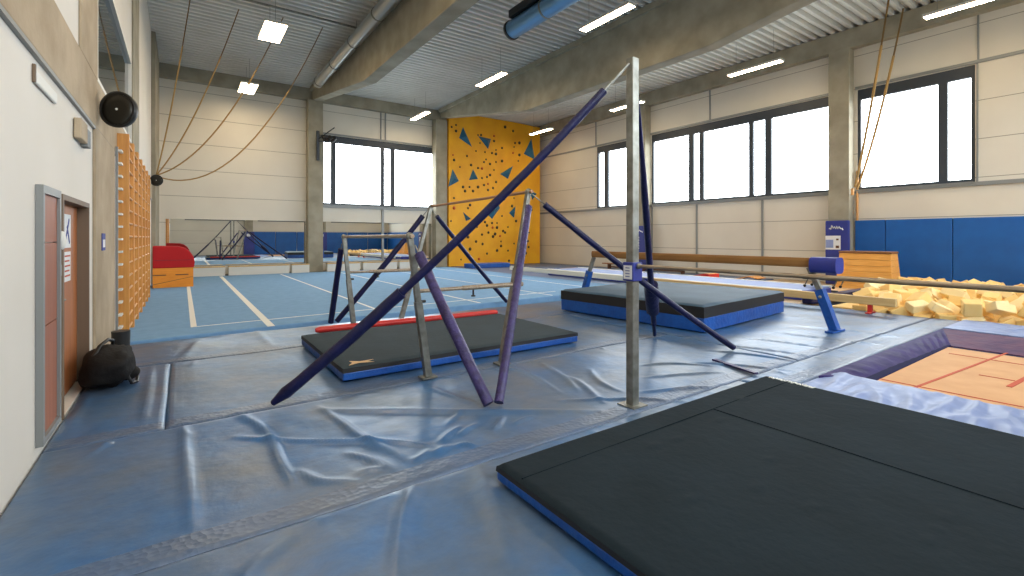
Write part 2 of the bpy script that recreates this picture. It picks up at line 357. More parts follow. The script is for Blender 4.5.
# emergency lamp and grey box on the white wall
t = thing('emergency_light', (XL, 5.02, 2.75), 'long flat white emergency lamp tilted on the left white wall', 'lamp')
MB().box((.015, 0, 0), (.022, .66, .09)).build('housing', M['whitep'], t, bevel=.01)
MB().box((.012, -.345, .02), (.02, .022, .13)).build('bracket', M['reveal'], t, bevel=.004)
t = thing('wall_heater', (XL, 6.5, 2.62), 'beige box shaped unit with grey grille high on the left wall', 'wall unit')
MB().box((.035, -.12, .06), (.06, .36, .20)).build('casing', M['concrete_l'], t, bevel=.01)
g = MB()
for i in range(7): g.box((.035, .075+.03*i, .03), (.06, .012, .18))
g.build('grille', M['trimmetal'], t, bevel=False)
# loudspeakers
def loudspeaker(loc, r, label, rz):
    t = thing('loudspeaker', loc, label, 'speaker', rz=rz)
    prof = [(0, .02), (.5, .03), (.86, .0), (1, -.06), (.97, -.22), (.7, -.42), (.0, -.5)]
    def lathe(prof):
        mb = MB(); sg = 32; vs = []; fs = []
        for (a, y) in prof:
            for k in range(sg): w = 2*math.pi*k/sg; vs.append((a*r*math.cos(w), -y*r, a*r*math.sin(w)))
        for i in range(len(prof)-1):
            for k in range(sg): fs.append((i*sg+k, i*sg+(k+1) % sg, (i+1)*sg+(k+1) % sg, (i+1)*sg+k))
        mb.add(vs, fs, True); return mb
    lathe([(0, -.02), (.84, -.02), (.9, .04), (1, .02), (1, -.1), (.95, -.3), (.7, -.55), (0, -.62)]).build('shell', M['black'], t, bevel=False)
    lathe([(0, .03), (.2, .04), (.45, .0), (.84, .02), (.84, -.015), (0, -.015)]).build('grille', M['spk'], t, bevel=False)
    MB().ball((0, -.035*r, 0), .07*r, 10, 6).build('centre_cap', M['whitep'], t, bevel=False)
    b = MB(); b.tube([(-.9*r, .3*r, 0), (-1.2*r, .3*r, .02)], .02, 8); b.box((-1.2*r, .3*r, 0), (.02, .08, .12)); b.build('bracket', M['black'], t, bevel=False)
    return t
loudspeaker((-.66, 7.6, 3.20), .225, 'large round black loudspeaker on bracket above the nearest wall bars', -YAW)
loudspeaker((-.70, 19.6, 3.52), .19, 'small dark round loudspeaker beyond the wall bars by the rope hook', -YAW*.5)

# wall bars
def wall_bars(y0, y1, label):
    t = thing('wall_bars', (XL+.02, y0, 0), label, 'wall bars', 'wall bars along the left wall')
    w = y1-y0
    for yy in (.0, w-.05):
        MB().bb(0, .16, yy, yy+.05, -.02, 3.26).build('upright', M['pine'], t, bevel=.006)
    z = .12; kx = 0
    while z < 3.2:
        r = MB(); r.tube([(.13, .05, z), (.13, w-.05, z)], .018, 8); r.build('rung', M['rung'], t, bevel=False); z += .215; kx += 1
    return t
wall_bars(9.66, 10.62, 'nearest pine wall bars unit, its broad side board facing the door')
wall_bars(10.68, 11.64, 'second pine wall bars unit counted from the door')
wall_bars(11.70, 12.66, 'third pine wall bars unit counted from the door')
wall_bars(12.72, 13.68, 'fourth pine wall bars unit counted from the door')
wall_bars(13.74, 14.70, 'fifth pine wall bars unit counted from the door')
wall_bars(14.76, 15.72, 'farthest pine wall bars unit, next to the red vaulting block')
# stubs of short rungs on the wall beside the first unit
t = thing('bracket_rack', (XL+.037, 9.36, 0), 'narrow rack of pale horizontal pegs between concrete pier and wall bars', 'rack')
MB().bb(0, .03, .0, .05, .1, 3.0).build('back_board', M['trimmetal'], t)
for i in range(15): MB().bb(.03, .075, .0, .22, .2+.195*i, .23+.195*i).build('peg', M['whitep'], t)

# bag on floor by the door
t = thing('duffel_bag', (-.66, 6.75, .02), 'black fabric bag slumped on the floor at the brown door', 'bag')
mb = MB(); vs = []; fs = []; ng, ns = 18, 20
for i in range(ng+1):
    ph = math.pi*i/ng
    for k_ in range(ns):
        w = 2*math.pi*k_/ns
        d = Vector((math.sin(ph)*math.cos(w), math.sin(ph)*math.sin(w), math.cos(ph)))
        q = 1+.16*noise.noise(d*2.3+Vector((3, 1, 5)))+.07*noise.noise(d*6)
        vs.append((math.copysign(abs(d.x)**.75, d.x)*.22*q, math.copysign(abs(d.y)**.7, d.y)*.48*q, max(-.19, math.copysign(abs(d.z)**.75, d.z)*.19*q)+.19))
for i in range(ng):
    for k_ in range(ns): fs.append((i*ns+k_, (i+1)*ns+k_, (i+1)*ns+(k_+1) % ns, i*ns+(k_+1) % ns))
mb.add(vs, fs, True); mb.build('bag_body', M['blackf'], t, bevel=False)
s1 = MB(); s1.tube([(-.1, -.3, .33), (-.05, -.2, .44), (.0, 0, .47), (.02, .2, .42), (.0, .32, .30)], .018, 8); s1.build('carry_strap', M['black'], t, bevel=False)
s1 = MB(); s1.tube([(.12, -.25, .25), (.18, -.28, .12), (.22, -.3, .03), (.26, -.2, .02), (.25, .0, .03)], .016, 8); s1.build('shoulder_strap', M['black'], t, bevel=False)
mb = MB().ball((0, 0, 0), .13, 14, 10, (.9, 1.1, .6))
o = mb.build('jacket', M['blackf'], loc=(-.50, 6.75, .10)); tag(o, 'small dark bundle of clothing lying against the black bag', 'clothing')
o = MB().tube([(0, 0, 0), (0, 0, .44)], .09, 14, rs=[.085, .095]).build('waste_bin', M['black'], loc=(-.62, 7.55, .01)); tag(o, 'dark upright bin standing behind the black bag', 'bin')

# ================================================================== FLOOR COVERS with creases
def seg_dist(X, Y, ax, ay, bx, by):
    dx, dy = bx-ax, by-ay; L = dx*dx+dy*dy+1e-9
    t = np.clip(((X-ax)*dx+(Y-ay)*dy)/L, 0, 1)
    return np.hypot(X-(ax+t*dx), Y-(ay+t*dy)), t
def smooth_line(pts, n=6):
    out = []; P_ = [pts[0]]+list(pts)+[pts[-1]]
    for i in range(1, len(P_)-2):
        for j in range(n):
            t = j/n; p0, p1, p2, p3 = P_[i-1], P_[i], P_[i+1], P_[i+2]
            out.append(tuple(.5*(2*p1[k]+(p2[k]-p0[k])*t+(2*p0[k]-5*p1[k]+4*p2[k]-p3[k])*t*t+(3*p1[k]-p0[k]-3*p2[k]+p3[k])*t**3) for k in (0, 1)))
    out.append(tuple(pts[-1][:2])); return out
creases = []   # (points xy, height, width)
def cr_px(pts, h, w): creases.append((smooth_line([onZ(u, v)[:2] for u, v in pts]), h, w))
cr_px([(184, 424), (186, 460), (193, 527)], .028, .035)
cr_px([(237, 413), (262, 428), (273, 442), (280, 462), (296, 486)], .026, .035)
cr_px([(236, 437), (300, 441), (375, 441), (439, 448)], .026, .03)
cr_px([(319, 407), (340, 421), (362, 437), (409, 460)], .026, .035)
cr_px([(318, 410), (400, 411), (480, 412), (600, 411)], .03, .05)
cr_px([(441, 442), (452, 434), (462, 427)], .03, .03)
cr_px([(458, 437), (466, 431), (477, 424)], .024, .025)
cr_px([(448, 424), (454, 418), (460, 413)], .02, .025)
cr_px([(430, 456), (440, 451), (450, 447)], .024, .03)
cr_px([(412, 462), (422, 457), (430, 450)], .02, .03)
cr_px([(346, 453), (368, 459), (391, 470)], .024, .03)
cr_px([(298, 471), (318, 481), (352, 482)], .026, .035)
cr_px([(357, 474), (372, 470), (384, 471)], .018, .03)
cr_px([(494, 430), (499, 424), (503, 417)], .022, .025)
cr_px([(455, 447), (465, 445), (476, 447)], .018, .025)
cr_px([(514, 424), (524, 419), (534, 416)], .014, .025)
cr_px([(412, 487), (403, 520), (396, 585)], .03, .045)
cr_px([(482, 468), (494, 512), (520, 570)], .028, .06)
cr_px([(235, 590), (262, 560), (292, 536)], .02, .04)
cr_px([(422, 485), (414, 497), (408, 508)], .02, .04)
cr_px([(330, 505), (316, 520), (306, 532)], .014, .04)
cr_px([(540, 362), (562, 376), (578, 390)], .022, .04)
cr_px([(568, 377), (584, 386), (603, 402)], .022, .04)
cr_px([(590, 370), (600, 382), (622, 392)], .016, .04)
cr_px([(430, 388), (450, 396), (474, 404)], .018, .04)
cr_px([(502, 360), (530, 374), (560, 392)], .014, .03)
cr_px([(183, 358), (192, 349), (202, 339)], .02, .05)
cr_px([(256, 330), (263, 338), (271, 346)], .02, .05)
cr_px([(300, 336), (312, 342), (324, 344)], .02, .05)
cr_px([(152, 366), (148, 394), (144, 424)], .016, .03)
cr_px([(165, 366), (163, 390), (160, 417)], .012, .025)
cr_px([(92, 392), (80, 412), (68, 436)], .014, .03)
cr_px([(72, 415), (64, 428), (56, 440)], .012, .03)
for pts in ([(640, 392), (690, 388), (730, 386)], [(645, 378), (690, 374), (722, 372)], [(560, 400), (640, 399), (700, 404)], [(640, 366), (670, 364), (716, 366)],
            [(700, 350), (750, 355), (800, 362)], [(710, 343), (760, 349), (820, 358)], [(740, 338), (790, 343), (850, 352)], [(770, 332), (820, 338), (880, 345)],
            [(690, 362), (740, 366), (790, 371)], [(800, 326), (850, 331), (900, 337)]):
    cr_px(pts, .022, .03)
rs_ = random.Random(3)
for i in range(46):                      # short puckers along the seams
    ys = rs_.choice((2.88, 4.9, 4.9, 7.45)); x = rs_.uniform(-.6, 6.5); L = rs_.uniform(.12, .4); sg = rs_.choice((-1, 1))
    creases.append(([(x, ys+sg*.04), (x+rs_.uniform(-.12, .12), ys+sg*L)], rs_.uniform(.006, .014), .03))
def height(X, Y):
    H = np.zeros_like(X)
    for pts, h, w in creases:
        xs = [p[0] for p in pts]; ysx = [p[1] for p in pts]; m_ = 4*w
        sel = (X > min(xs)-m_) & (X < max(xs)+m_) & (Y > min(ysx)-m_) & (Y < max(ysx)+m_)
        if not sel.any(): continue
        x, y = X[sel], Y[sel]; best = np.full(x.shape, 9.); tt = np.zeros(x.shape); nseg = len(pts)-1
        for i in range(nseg):
            d, t_ = seg_dist(x, y, *pts[i], *pts[i+1]); b = d < best; best = np.where(b, d, best); tt = np.where(b, (i+t_)/nseg, tt)
        H[sel] += h*np.exp(-(best/w)**2)*np.sqrt(np.clip(np.sin(math.pi*np.clip(tt, .03, .97)), 0, 1))
    return H
def swell(X, Y):
    return .006*np.sin(X*2.1+Y*1.3)*np.sin(Y*2.9-X*.7)+.0035*np.sin(X*5.3+1.7*Y)*np.sin(3.7*Y+.4)+.0016*np.sin(X*11.3-Y*6)*np.sin(9*Y+2*X)
def cover_material():
    m = bpy.data.materials.new('blue_vinyl_floor_cover'); m.use_nodes = True
    n = m.node_tree.nodes; l = m.node_tree.links; p = n['Principled BSDF']
    t = n.new('ShaderNodeTexCoord'); s = n.new('ShaderNodeSeparateXYZ'); l.new(t.outputs['Object'], s.inputs[0])
    nz = n.new('ShaderNodeTexNoise'); nz.inputs['Scale'].default_value = .9; nz.inputs['Detail'].default_value = 7; nz.inputs['Roughness'].default_value = .62
    l.new(t.outputs['Object'], nz.inputs['Vector'])
    r = n.new('ShaderNodeValToRGB'); r.color_ramp.elements[0].position = .38; r.color_ramp.elements[1].position = .62
    r.color_ramp.elements[0].color = srgb((46, 98, 148)); r.color_ramp.elements[1].color = srgb((88, 102, 118)); l.new(nz.outputs['Fac'], r.inputs[0])
    # dark scuffs, fine
    nf = n.new('ShaderNodeTexNoise'); nf.inputs['Scale'].default_value = 9; nf.inputs['Detail'].default_value = 8; l.new(t.outputs['Object'], nf.inputs['Vector'])
    rf = n.new('ShaderNodeMapRange'); rf.inputs[1].default_value = .3; rf.inputs[2].default_value = .7; rf.inputs[3].default_value = .86; rf.inputs[4].default_value = 1.1
    l.new(nf.outputs['Fac'], rf.inputs[0])
    mm = n.new('ShaderNodeMix'); mm.data_type = 'RGBA'; mm.blend_type = 'MULTIPLY'; mm.inputs['Factor'].default_value = 1
    l.new(r.outputs[0], mm.inputs['A']); l.new(rf.outputs[0], mm.inputs['B'])
    # textured flap band along the near edge (local y 0..0.22)
    b0 = n.new('ShaderNodeMath'); b0.operation = 'LESS_THAN'; b0.inputs[1].default_value = .2; l.new(s.outputs[1], b0.inputs[0])
    bm = n.new('ShaderNodeMath'); bm.operation = 'MULTIPLY'; bm.inputs[1].default_value = .55; l.new(b0.outputs[0], bm.inputs[0])
    mb_ = n.new('ShaderNodeMix'); mb_.data_type = 'RGBA'; l.new(bm.outputs[0], mb_.inputs['Factor']); l.new(mm.outputs['Result'], mb_.inputs['A']); mb_.inputs['B'].default_value = srgb((88, 96, 112))
    l.new(mb_.outputs['Result'], p.inputs['Base Color'])
    wv = n.new('ShaderNodeTexVoronoi'); wv.inputs['Scale'].default_value = 26; l.new(t.outputs['Object'], wv.inputs['Vector'])
    wm = n.new('ShaderNodeMath'); wm.operation = 'MULTIPLY'; l.new(wv.outputs['Distance'], wm.inputs[0]); l.new(b0.outputs[0], wm.inputs[1])
    nb = n.new('ShaderNodeTexNoise'); nb.inputs['Scale'].default_value = 5; nb.inputs['Detail'].default_value = 5; l.new(t.outputs['Object'], nb.inputs['Vector'])
    ad = n.new('ShaderNodeMath'); ad.operation = 'MULTIPLY_ADD'; ad.inputs[1].default_value = .5; l.new(wm.outputs[0], ad.inputs[0]); l.new(nb.outputs['Fac'], ad.inputs[2])
    b = n.new('ShaderNodeBump'); b.inputs['Strength'].default_value = .3; b.inputs['Distance'].default_value = .03; l.new(ad.outputs[0], b.inputs['Height']); l.new(b.outputs[0], p.inputs['Normal'])
    p.inputs['Roughness'].default_value = .36; p.inputs['Specular IOR Level'].default_value = .6
    return m
M['cover'] = cover_material()
def cover(x0, x1, y0, y1, label, step=.03, holes=None):
    nx = max(2, int((x1-x0)/step)); ny = max(2, int((y1-y0)/step))
    X, Y = np.meshgrid(np.linspace(x0, x1, nx+1), np.linspace(y0, y1, ny+1))
    ed = np.minimum(np.minimum(X-x0, x1-X), np.minimum(Y-y0, y1-Y))
    Z = height(X, Y)+swell(X, Y)
    Z = np.where(ed < .008, -.014, Z*np.clip(ed/.05, .0, 1))
    X2, Y2 = X-x0, Y-y0
    vs = np.stack([X2, Y2, Z], -1).reshape(-1, 3)
    # skirt
    idx = np.arange((nx+1)*(ny+1)).reshape(ny+1, nx+1)
    fs = np.stack([idx[:-1, :-1], idx[:-1, 1:], idx[1:, 1:], idx[1:, :-1]], -1).reshape(-1, 4)
    ring = list(idx[0, :])+list(idx[1:, -1])+list(idx[-1, ::-1][1:])+list(idx[::-1, 0][1:-1])
    o0 = len(vs); low = vs[ring].copy(); low[:, 2] = -.28
    vs = np.vstack([vs, low]); R_ = len(ring)
    fl = [tuple(int(i) for i in f) for f in fs]+[(int(ring[i]), o0+i, o0+(i+1) % R_, int(ring[(i+1) % R_])) for i in range(R_)]+[tuple(range(o0+R_-1, o0-1, -1))]
    me = bpy.data.meshes.new('floor_mat'); me.from_pydata(vs.tolist(), [], fl)
    me.polygons.foreach_set('use_smooth', [True]*len(fs)+[False]*(R_+1)); me.materials.append(M['cover'])
    o = bpy.data.objects.new('floor_mat', me); S.collection.objects.link(o); o.location = (x0, y0, 0)
    return tag(o, label, 'floor mat', 'blue vinyl floor mats')
g = .003
cover(XL+.01, 5.15, YF+.01, 2.88-g, 'nearest blue vinyl floor mat, partly under the large dark mat', .03)
cover(XL+.01, 6.6, 2.88+g, 4.9-g, 'creased blue vinyl floor mat under the steel post and purple tubes', .022)
cover(XL+.01, -.12, 4.9+g, 7.45-g, 'short blue floor mat beside the black bag and door', .03)
cover(-.12+g, 6.6, 4.9+g, 7.45-g, 'blue floor mat under the grey mat with blue rim', .03)
cover(XL+.01, 12.3, 7.45+g, 9.12, 'long blue floor mat bordering the light blue carpet', .045)
cover(6.6+g*2, 12.3, 2.88+g, 7.45-g, 'pale shining blue floor mat under the high beam and thick mat', .04)
cover(5.155+g, 12.3, 2.42, 2.88-g, 'narrow floor mat strip along the purple trampoline pad', .03)

# ================================================================== CARPET
t = thing('gymnastics_carpet', (0, 0, 0), 'light blue gymnastics floor carpet with thin white lines', 'carpet')
poly = [(XL+.005, 9.13), (3.0, 9.5), (9.7, 9.9), (11.85, 9.95), (11.85, 22.9), (XL+.005, 22.9)]
MB().prism(poly, .32, 2, -.29).build('carpet', M['carpet'], t, bevel=.02)
def line(x0, y0, x1, y1, w):
    MB().sqbar((x0, y0, .0315), (x1, y1, .0315), w, .004).build('white_line', M['white'], t, bevel=False)
line(.17, 10.0, .17, 22.5, .09); line(1.3, 9.3, 1.3, 22.5, .12); line(3.5, 9.65, 3.5, 22.5, .06); line(5.9, 9.75, 5.9, 22.5, .06); line(8.3, 9.9, 8.3, 22.5, .05); line(10.6, 10, 10.6, 22.5, .05)
line(.17, 10.02, 9.0, 10.6, .04)
# blue roll mat at climbing wall
o = MB().bb(-1.2, 1.2, -.45, .45, 0, .24).build('landing_mat', M['blueside'], loc=(13.6, 21.7, .0), bevel=.03); tag(o, 'thin bright blue mat lying at the foot of the yellow climbing wall', 'mat')
struct(MB().bb(11.86, XR-.002, 9.2, YB-.002, -.31, -.005).build('floor_1', mat('dark_blue_floor', (96, 112, 142), .6)))
struct(MB().bb(XL+.002, 12.4, 22.91, YB-.002, -.31, .0).build('floor_2', M['floor']))
struct(MB().bb(12.32, XR-.002, 5.35, 8.99, -.31, -.005).build('floor_3', mat('tan_floor', (186, 160, 128), .7)))

# ================================================================== MATS
def slab(name, x0, x1, y0, y1, z0, z1, band, top_m, side_m, edge_m, label, bev=.03, uneven=.0, grid=.06, dents=()):
    t = thing(name, ((x0+x1)/2, (y0+y1)/2, z0), label, 'mat')
    w, d, h = (x1-x0)/2, (y1-y0)/2, z1-z0
    MB().bb(-w, w, -d, d, 0, h-band).build('blue_side' if band else 'body', side_m, t, bevel=.015)
    # top sheet as fine grid with slight dents
    nx, ny = int(2*w/grid), int(2*d/grid); vs = []; fs = []
    for j in range(ny+1):
        for i in range(nx+1):
            x, y = -w+2*w*i/nx, -d+2*d*j/ny; e = min(x+w, w-x, y+d, d-y)
            zz = h-(bev*(1-min(1, e/bev))**2 if e < bev else 0)+uneven*noise.noise(Vector((x*1.3+x0, y*1.3, 0)))
            for a_, b_ in dents:
                ex, ey = x+(x0+x1)/2-a_, y+(y0+y1)/2-b_
                if abs(ex) < .25 and abs(ey) < .15: zz += .010*math.exp(-(ex/.055)**2-(ey/.022)**2)-.005*math.exp(-(ex/.06)**2-((ey+.04)/.025)**2)
            vs.append((x, y, zz))
    W_ = nx+1
    for j in range(ny):
        for i in range(nx): fs.append((j*W_+i, j*W_+i+1, (j+1)*W_+i+1, (j+1)*W_+i))
    mb = MB(); mb.add(vs, fs, True); mb.build('top_sheet', top_m, t, bevel=False)
    e = MB()
    ring = [j for j in range(nx+1)]+[(j+1)*W_-1 for j in range(1, ny+1)]+[ny*W_+i for i in range(nx-1, -1, -1)]+[j*W_ for j in range(ny-1, 0, -1)]
    R_ = len(ring); vv = [vs[i] for i in ring]+[(vs[i][0]*1.002, vs[i][1]*1.002, h-band-.004) for i in ring]
    e.add(vv, [(i, (i+1) % R_, R_+(i+1) % R_, R_+i) for i in range(R_)], False); e.build('edge_band', edge_m, t, bevel=False)
    return t
lm = slab('landing_mat', 1.68, 5.12, .12, 2.57, .02, .13, .045, M['blackm'], M['blueside'], M['blackedge'], 'large dark landing mat with blue rim filling the right foreground', .02, .004, grid=.028, dents=[onZ(u, v, .13)[:2] for u, v in ((678, 439), (655, 446), (743, 399), (771, 459), (759, 487), (812, 508), (948, 518), (940, 530), (932, 541), (690, 500), (720, 420))])
MB().bb(-1.70, 1.70, .965, .973, .105, .1155).build('fold_seam', M['blackm'], lm, bevel=False)
MB().bb(.33, .338, -1.2, .96, .105, .1155).build('fold_seam', M['blackm'], lm, bevel=False)
st = MB(); rr = random.Random(5)
for i in range(26):
    a = i/25; st.box((1.675+rr.uniform(-.01, .01), 1.15-.42*a, .112), (.05, .010, .006), rz=rr.uniform(-.5, .5))
st.build('loose_stitching', M['whitep'], lm, bevel=False); lm.children[-1]['label'] = 'white frayed stitching at the mat corner'
mm_ = slab('landing_mat', 1.45, 4.95, 5.3, 7.5, .02, .17, .06, M['greymat'], M['blueside'], M['blackedge'], 'flat grey mat with blue rim under the uneven bars', .015, .004)
o = MB().add([(0, 0, .0), (.13, .05, .0), (.30, .0, .0), (.24, .07, .0), (.33, .12, .0), (.16, .12, .0), (.06, .2, .0), (.07, .1, .0)], [(0, 1, 2, 3, 4, 5, 6, 7)]).build('worn_patch', M['tan'], mm_, loc=(-1.68, -1.06, .156)); o['label'] = 'worn cream patch at the corner'
tm = slab('crash_mat', 6.98, 10.38, 4.72, 8.02, .02, .47, .21, M['bluetop'], M['blueside'], M['blackedge'], 'thick blue crash mat with dark edge behind the steel post', .03, .01); tm.rotation_euler = (0, 0, math.radians(5))
# red strip
o = MB().tube([(0, 0, 0), (.06, 0, 0), (1.6, -.06, 0), (3.2, -.12, .0), (3.26, -.12, 0)], .05, 10, rs=[.03, .05, .05, .05, .035]).build('padded_roll', M['red'], loc=(1.68, 7.66, .18)); tag(o, 'long red padded roll on the far edge of the grey mat', 'padded roll')

# ================================================================== HIGH BAR (tall square post in the middle)
PX, PY, PH = 3.53, 3.02, 3.32
t = thing('high_bar', (PX, PY, .0), 'tall galvanised steel post carrying a low horizontal bar and navy padded stays', 'gymnastics bar')
def L(p): return (p[0]-PX, p[1]-PY, p[2])
MB().bb(-.044, .044, -.044, .044, .0, PH).build('upright', M['steel'], t, bevel=.008)
MB().bb(-.052, .052, -3.12, -3.02, .0, PH).build('upright', M['steel'], t, bevel=.008)
o = MB(); o.bb(-.066, .066, -.066, .066, 1.19, 1.37); o.build('clamp_sleeve', M['colpad'], t, bevel=.01)
sl = t.children[-1]
lb = MB(); lb.box((-.0675, -.0, 1.275), (.004, .10, .13)); lb.build('scale_label', M['paper'], sl, bevel=False)
lk = MB()
for i in range(4): lk.box((-.0705, -.0, 1.235+.027*i), (.003, .05, .008))
lk.build('scale_marks', M['ink'], sl, bevel=False)
b = MB(); b.tube([(0, -.05, 1.335), (0, -3.02, 1.335)], .0165, 14); b.build('bar', M['bar'], t, bevel=False)
b = MB(); b.ball((0, -.08, 1.335), .028, 10, 8); b.build('bar_socket', M['steel'], t, bevel=False)
def sagline(p, q, sag, n=14):
    p, q = Vector(p), Vector(q)
    return [p.lerp(q, i/n)-Vector((0, 0, sag*4*(i/n)*(1-i/n))) for i in range(n+1)]
top = (PX-.05, PY, PH-.06)
a1 = (.70, 4.90, .05)
line_ = sagline(top, a1, .12, 28)
c = MB(); c.tube([L(p) for p in line_[:3]], .014, 6); c.build('guy_chain', M['steel'], t, bevel=False)
c = MB(); c.tube([L(p) for p in line_[2:20]], .040, 12, wob=.12); c.build('padded_stay', M['navy'], t, bevel=False)
c = MB(); c.tube([L(p) for p in line_[18:29]], .056, 12, wob=.16, rs=[.056]*10+[.03]); c.build('padded_stay', M['navy'], t, bevel=False)
a2 = (6.21, 4.86, .04)
line_ = sagline((PX+.05, PY, PH-.06), a2, .03, 28)
c = MB(); c.tube([L(p) for p in line_[:3]], .007, 6); c.build('guy_chain', M['rope2'], t, bevel=False)
c = MB(); c.tube([L(p) for p in line_[2:27]], .040, 12, wob=.1, rs=[.012+.03*min(1, i/8) for i in range(25)]); c.tube([L(line_[26]), L(line_[28])], .028, 8); c.build('padded_stay', M['navy'], t, bevel=False)
c = MB(); c.tube([L(p) for p in line_[20:25]], .09, 14, rs=[.095, .10, .10, .095, .09], wob=.15); c.build('tension_sleeve', M['navy'], t, bevel=False)
f = MB(); f.bb(-.10, .10, -.10, .10, .0, .012); f.build('floor_plate', M['steel'], t, bevel=False)

# ================================================================== UNEVEN BARS
NY, FY = 4.95, 8.35
LB, LT = 2.30, 2.08      # low uprights: base x, top x
HB, HT = 3.32, 3.74      # high uprights
LZ, HZ = 1.60, 2.19
t = thing('uneven_bars', (2.8, 6.6, 0), 'uneven bars with slanted grey steel uprights and purple padded stays', 'gymnastics bars')
def L2(p): return (p[0]-2.8, p[1]-6.6, p[2])
for yy, lt, ht in ((NY, LT, HT), (FY, 2.3, 3.95)):
    lb_ = LB if yy == NY else 2.47
    for bx, tx, z in ((lb_, lt, LZ), (HB, ht, HZ)):
        u = MB(); u.sqbar(L2((bx, yy, .03)), L2((bx+(tx-bx)*.55, yy, z*.55)), .075, .075); u.sqbar(L2((bx+(tx-bx)*.5, yy, z*.5)), L2((tx, yy, z+.03)), .06, .06)
        u.box(L2((bx, yy, .015)), (.18, .14, .02))
        u.build('upright', M['steel'], t, bevel=False)
        kq = MB(); kq.tube([L2((bx+(tx-bx)*.55+.03, yy, z*.55)), L2((bx+(tx-bx)*.55+.09, yy, z*.55))], .016, 8); kq.build('lock_knob', M['knob'], t, bevel=False)
    s_ = MB(); xa = lt+.05; s_.tube([L2((xa+.03, yy, 1.0)), L2((3.2, yy, 1.0))], .022, 10); s_.tube([L2((2.75, yy, 1.0)), L2((3.64 if yy == NY else 3.78, yy, 1.0))], .029, 10)
    s_.build('spreader', M['bar'], t, bevel=False)
    kq = MB(); kq.tube([L2((2.9, yy, .97)), L2((2.9, yy, .90))], .011, 8); kq.tube([L2((2.9, yy, .905)), L2((2.9, yy, .89))], .028, 8); kq.build('lock_knob', M['knob'], t, bevel=False)
b = MB(); b.tube([L2((LT, NY-.08, LZ+.02)), L2((2.3, FY+.08, LZ+.02))], .024, 14); b.build('low_bar', M['bar'], t, bevel=False)
b = MB(); b.tube([L2((HT, NY-.08, HZ+.02)), L2((3.95, FY+.08, HZ+.02))], .021, 14); b.build('high_bar', mat('reddish_fibre_bar', (176, 128, 92), .5), t, bevel=False)
for p in ((LT, NY, LZ+.02), (HT, NY, HZ+.02), (2.3, FY, LZ+.02), (3.95, FY, HZ+.02)):
    b = MB(); b.ball(L2(p), .045, 10, 8); b.build('bar_socket', M['steel'], t, bevel=False)
def stay(p, q, r, m_, sag=.04, tail=2, n=16, wob=.15):
    ln = sagline(p, q, sag, n)
    c = MB(); c.tube([L2(x) for x in ln[1:]], r, 12, wob=wob); c.build('padded_stay', M[m_], t, bevel=False)
    c = MB(); c.tube([L2(ln[0]), L2(ln[1])], .008, 6); c.build('guy_chain', M['steel'], t, bevel=False)
stay((HT, NY-.05, HZ), (6.42, 3.66, .04), .042, 'navy', .05)
stay((HT-.02, NY-.06, HZ-.05), (2.46, 3.72, .04), .046, 'purple', .03)
stay((2.12, NY-.06, 1.52), (2.36, 3.74, .04), .055, 'purple', .02)
stay((3.92, FY+.06, HZ-.02), (2.34, 8.98, .06), .05, 'navy', .04)
stay((3.98, FY+.06, HZ-.02), (6.5, 9.5, .05), .045, 'navy', .03)
stay((2.28, FY+.06, 1.5), (2.22, 8.9, .06), .05, 'navy', .0)

# ================================================================== BEAMS
t = thing('balance_beam', (9.1, 6.45, 0), 'high tan suede balance beam on blue legs over the thick mat', 'balance beam')
zt = 1.25
pts = [(-.05, zt), (.05, zt), (.066, zt-.05), (.066, zt-.12), (.05, zt-.17), (-.05, zt-.17), (-.066, zt-.12), (-.066, zt-.05)]
MB().prism(pts, 5.4, 1, -2.7).build('beam', M['suede'], t, bevel=.012)
for sgn in (-1, 1):
    y0, y1 = sgn*2.66, sgn*3.06
    u = MB(); u.sqbar((0, y0, 1.08), (0, (y0+y1)/2, .62), .08, .08); u.build('leg', M['steel'], t, bevel=False)
    lo = MB(); lo.sqbar((0, y0+(y1-y0)*.42, .70), (0, y1, .03), .15, .13); lo.box((0, y1, .02), (.5, .12, .03)); lo.build('leg_cover', M['blueside'], t, bevel=False)
    kq = MB(); kq.ball((-.07, y0+(y1-y0)*.5, .58), .03, 8, 6); kq.build('lock_knob', M['steel'], t, bevel=False)
pd = MB(); sg = 20; vs = []
for yy in (-3.13, -2.72):
    for k_ in range(sg):
        w = 2*math.pi*k_/sg; vs.append((.17*math.copysign(abs(math.cos(w))**.6, math.cos(w)), yy, 1.13+.14*math.copysign(abs(math.sin(w))**.6, math.sin(w))))
pd.add(vs, [(i, (i+1) % sg, sg+(i+1) % sg, sg+i) for i in range(sg)], True); pd.add(vs[:sg], [tuple(range(sg))]); pd.add(vs[sg:], [tuple(range(sg))])
pd.build('end_pad', M['colpad'], t, bevel=.02)
# low beams
def low_beam(x, y0, y1, m_, label):
    t = thing('low_balance_beam', (x, (y0+y1)/2, 0), label, 'balance beam'); h = (y1-y0)/2
    MB().bb(-.055, .055, -h, h, .18, .35).build('beam', M[m_], t, bevel=.012)
    for sgn in (-1, 1):
        f = MB(); f.bb(-.04, .04, sgn*(h-.45)-.04, sgn*(h-.45)+.04, .0, .18); f.box((0, sgn*(h-.45), .012), (.34, .08, .025)); f.build('foot', M['red'], t, bevel=.004)
low_beam(12.0, 3.36, 9.6, 'beamw', 'low pale wooden balance beam on red feet in front of the foam pit')
low_beam(12.0, 9.95, 17.2, 'beamc', 'low cream balance beam along the right edge of the blue carpet')

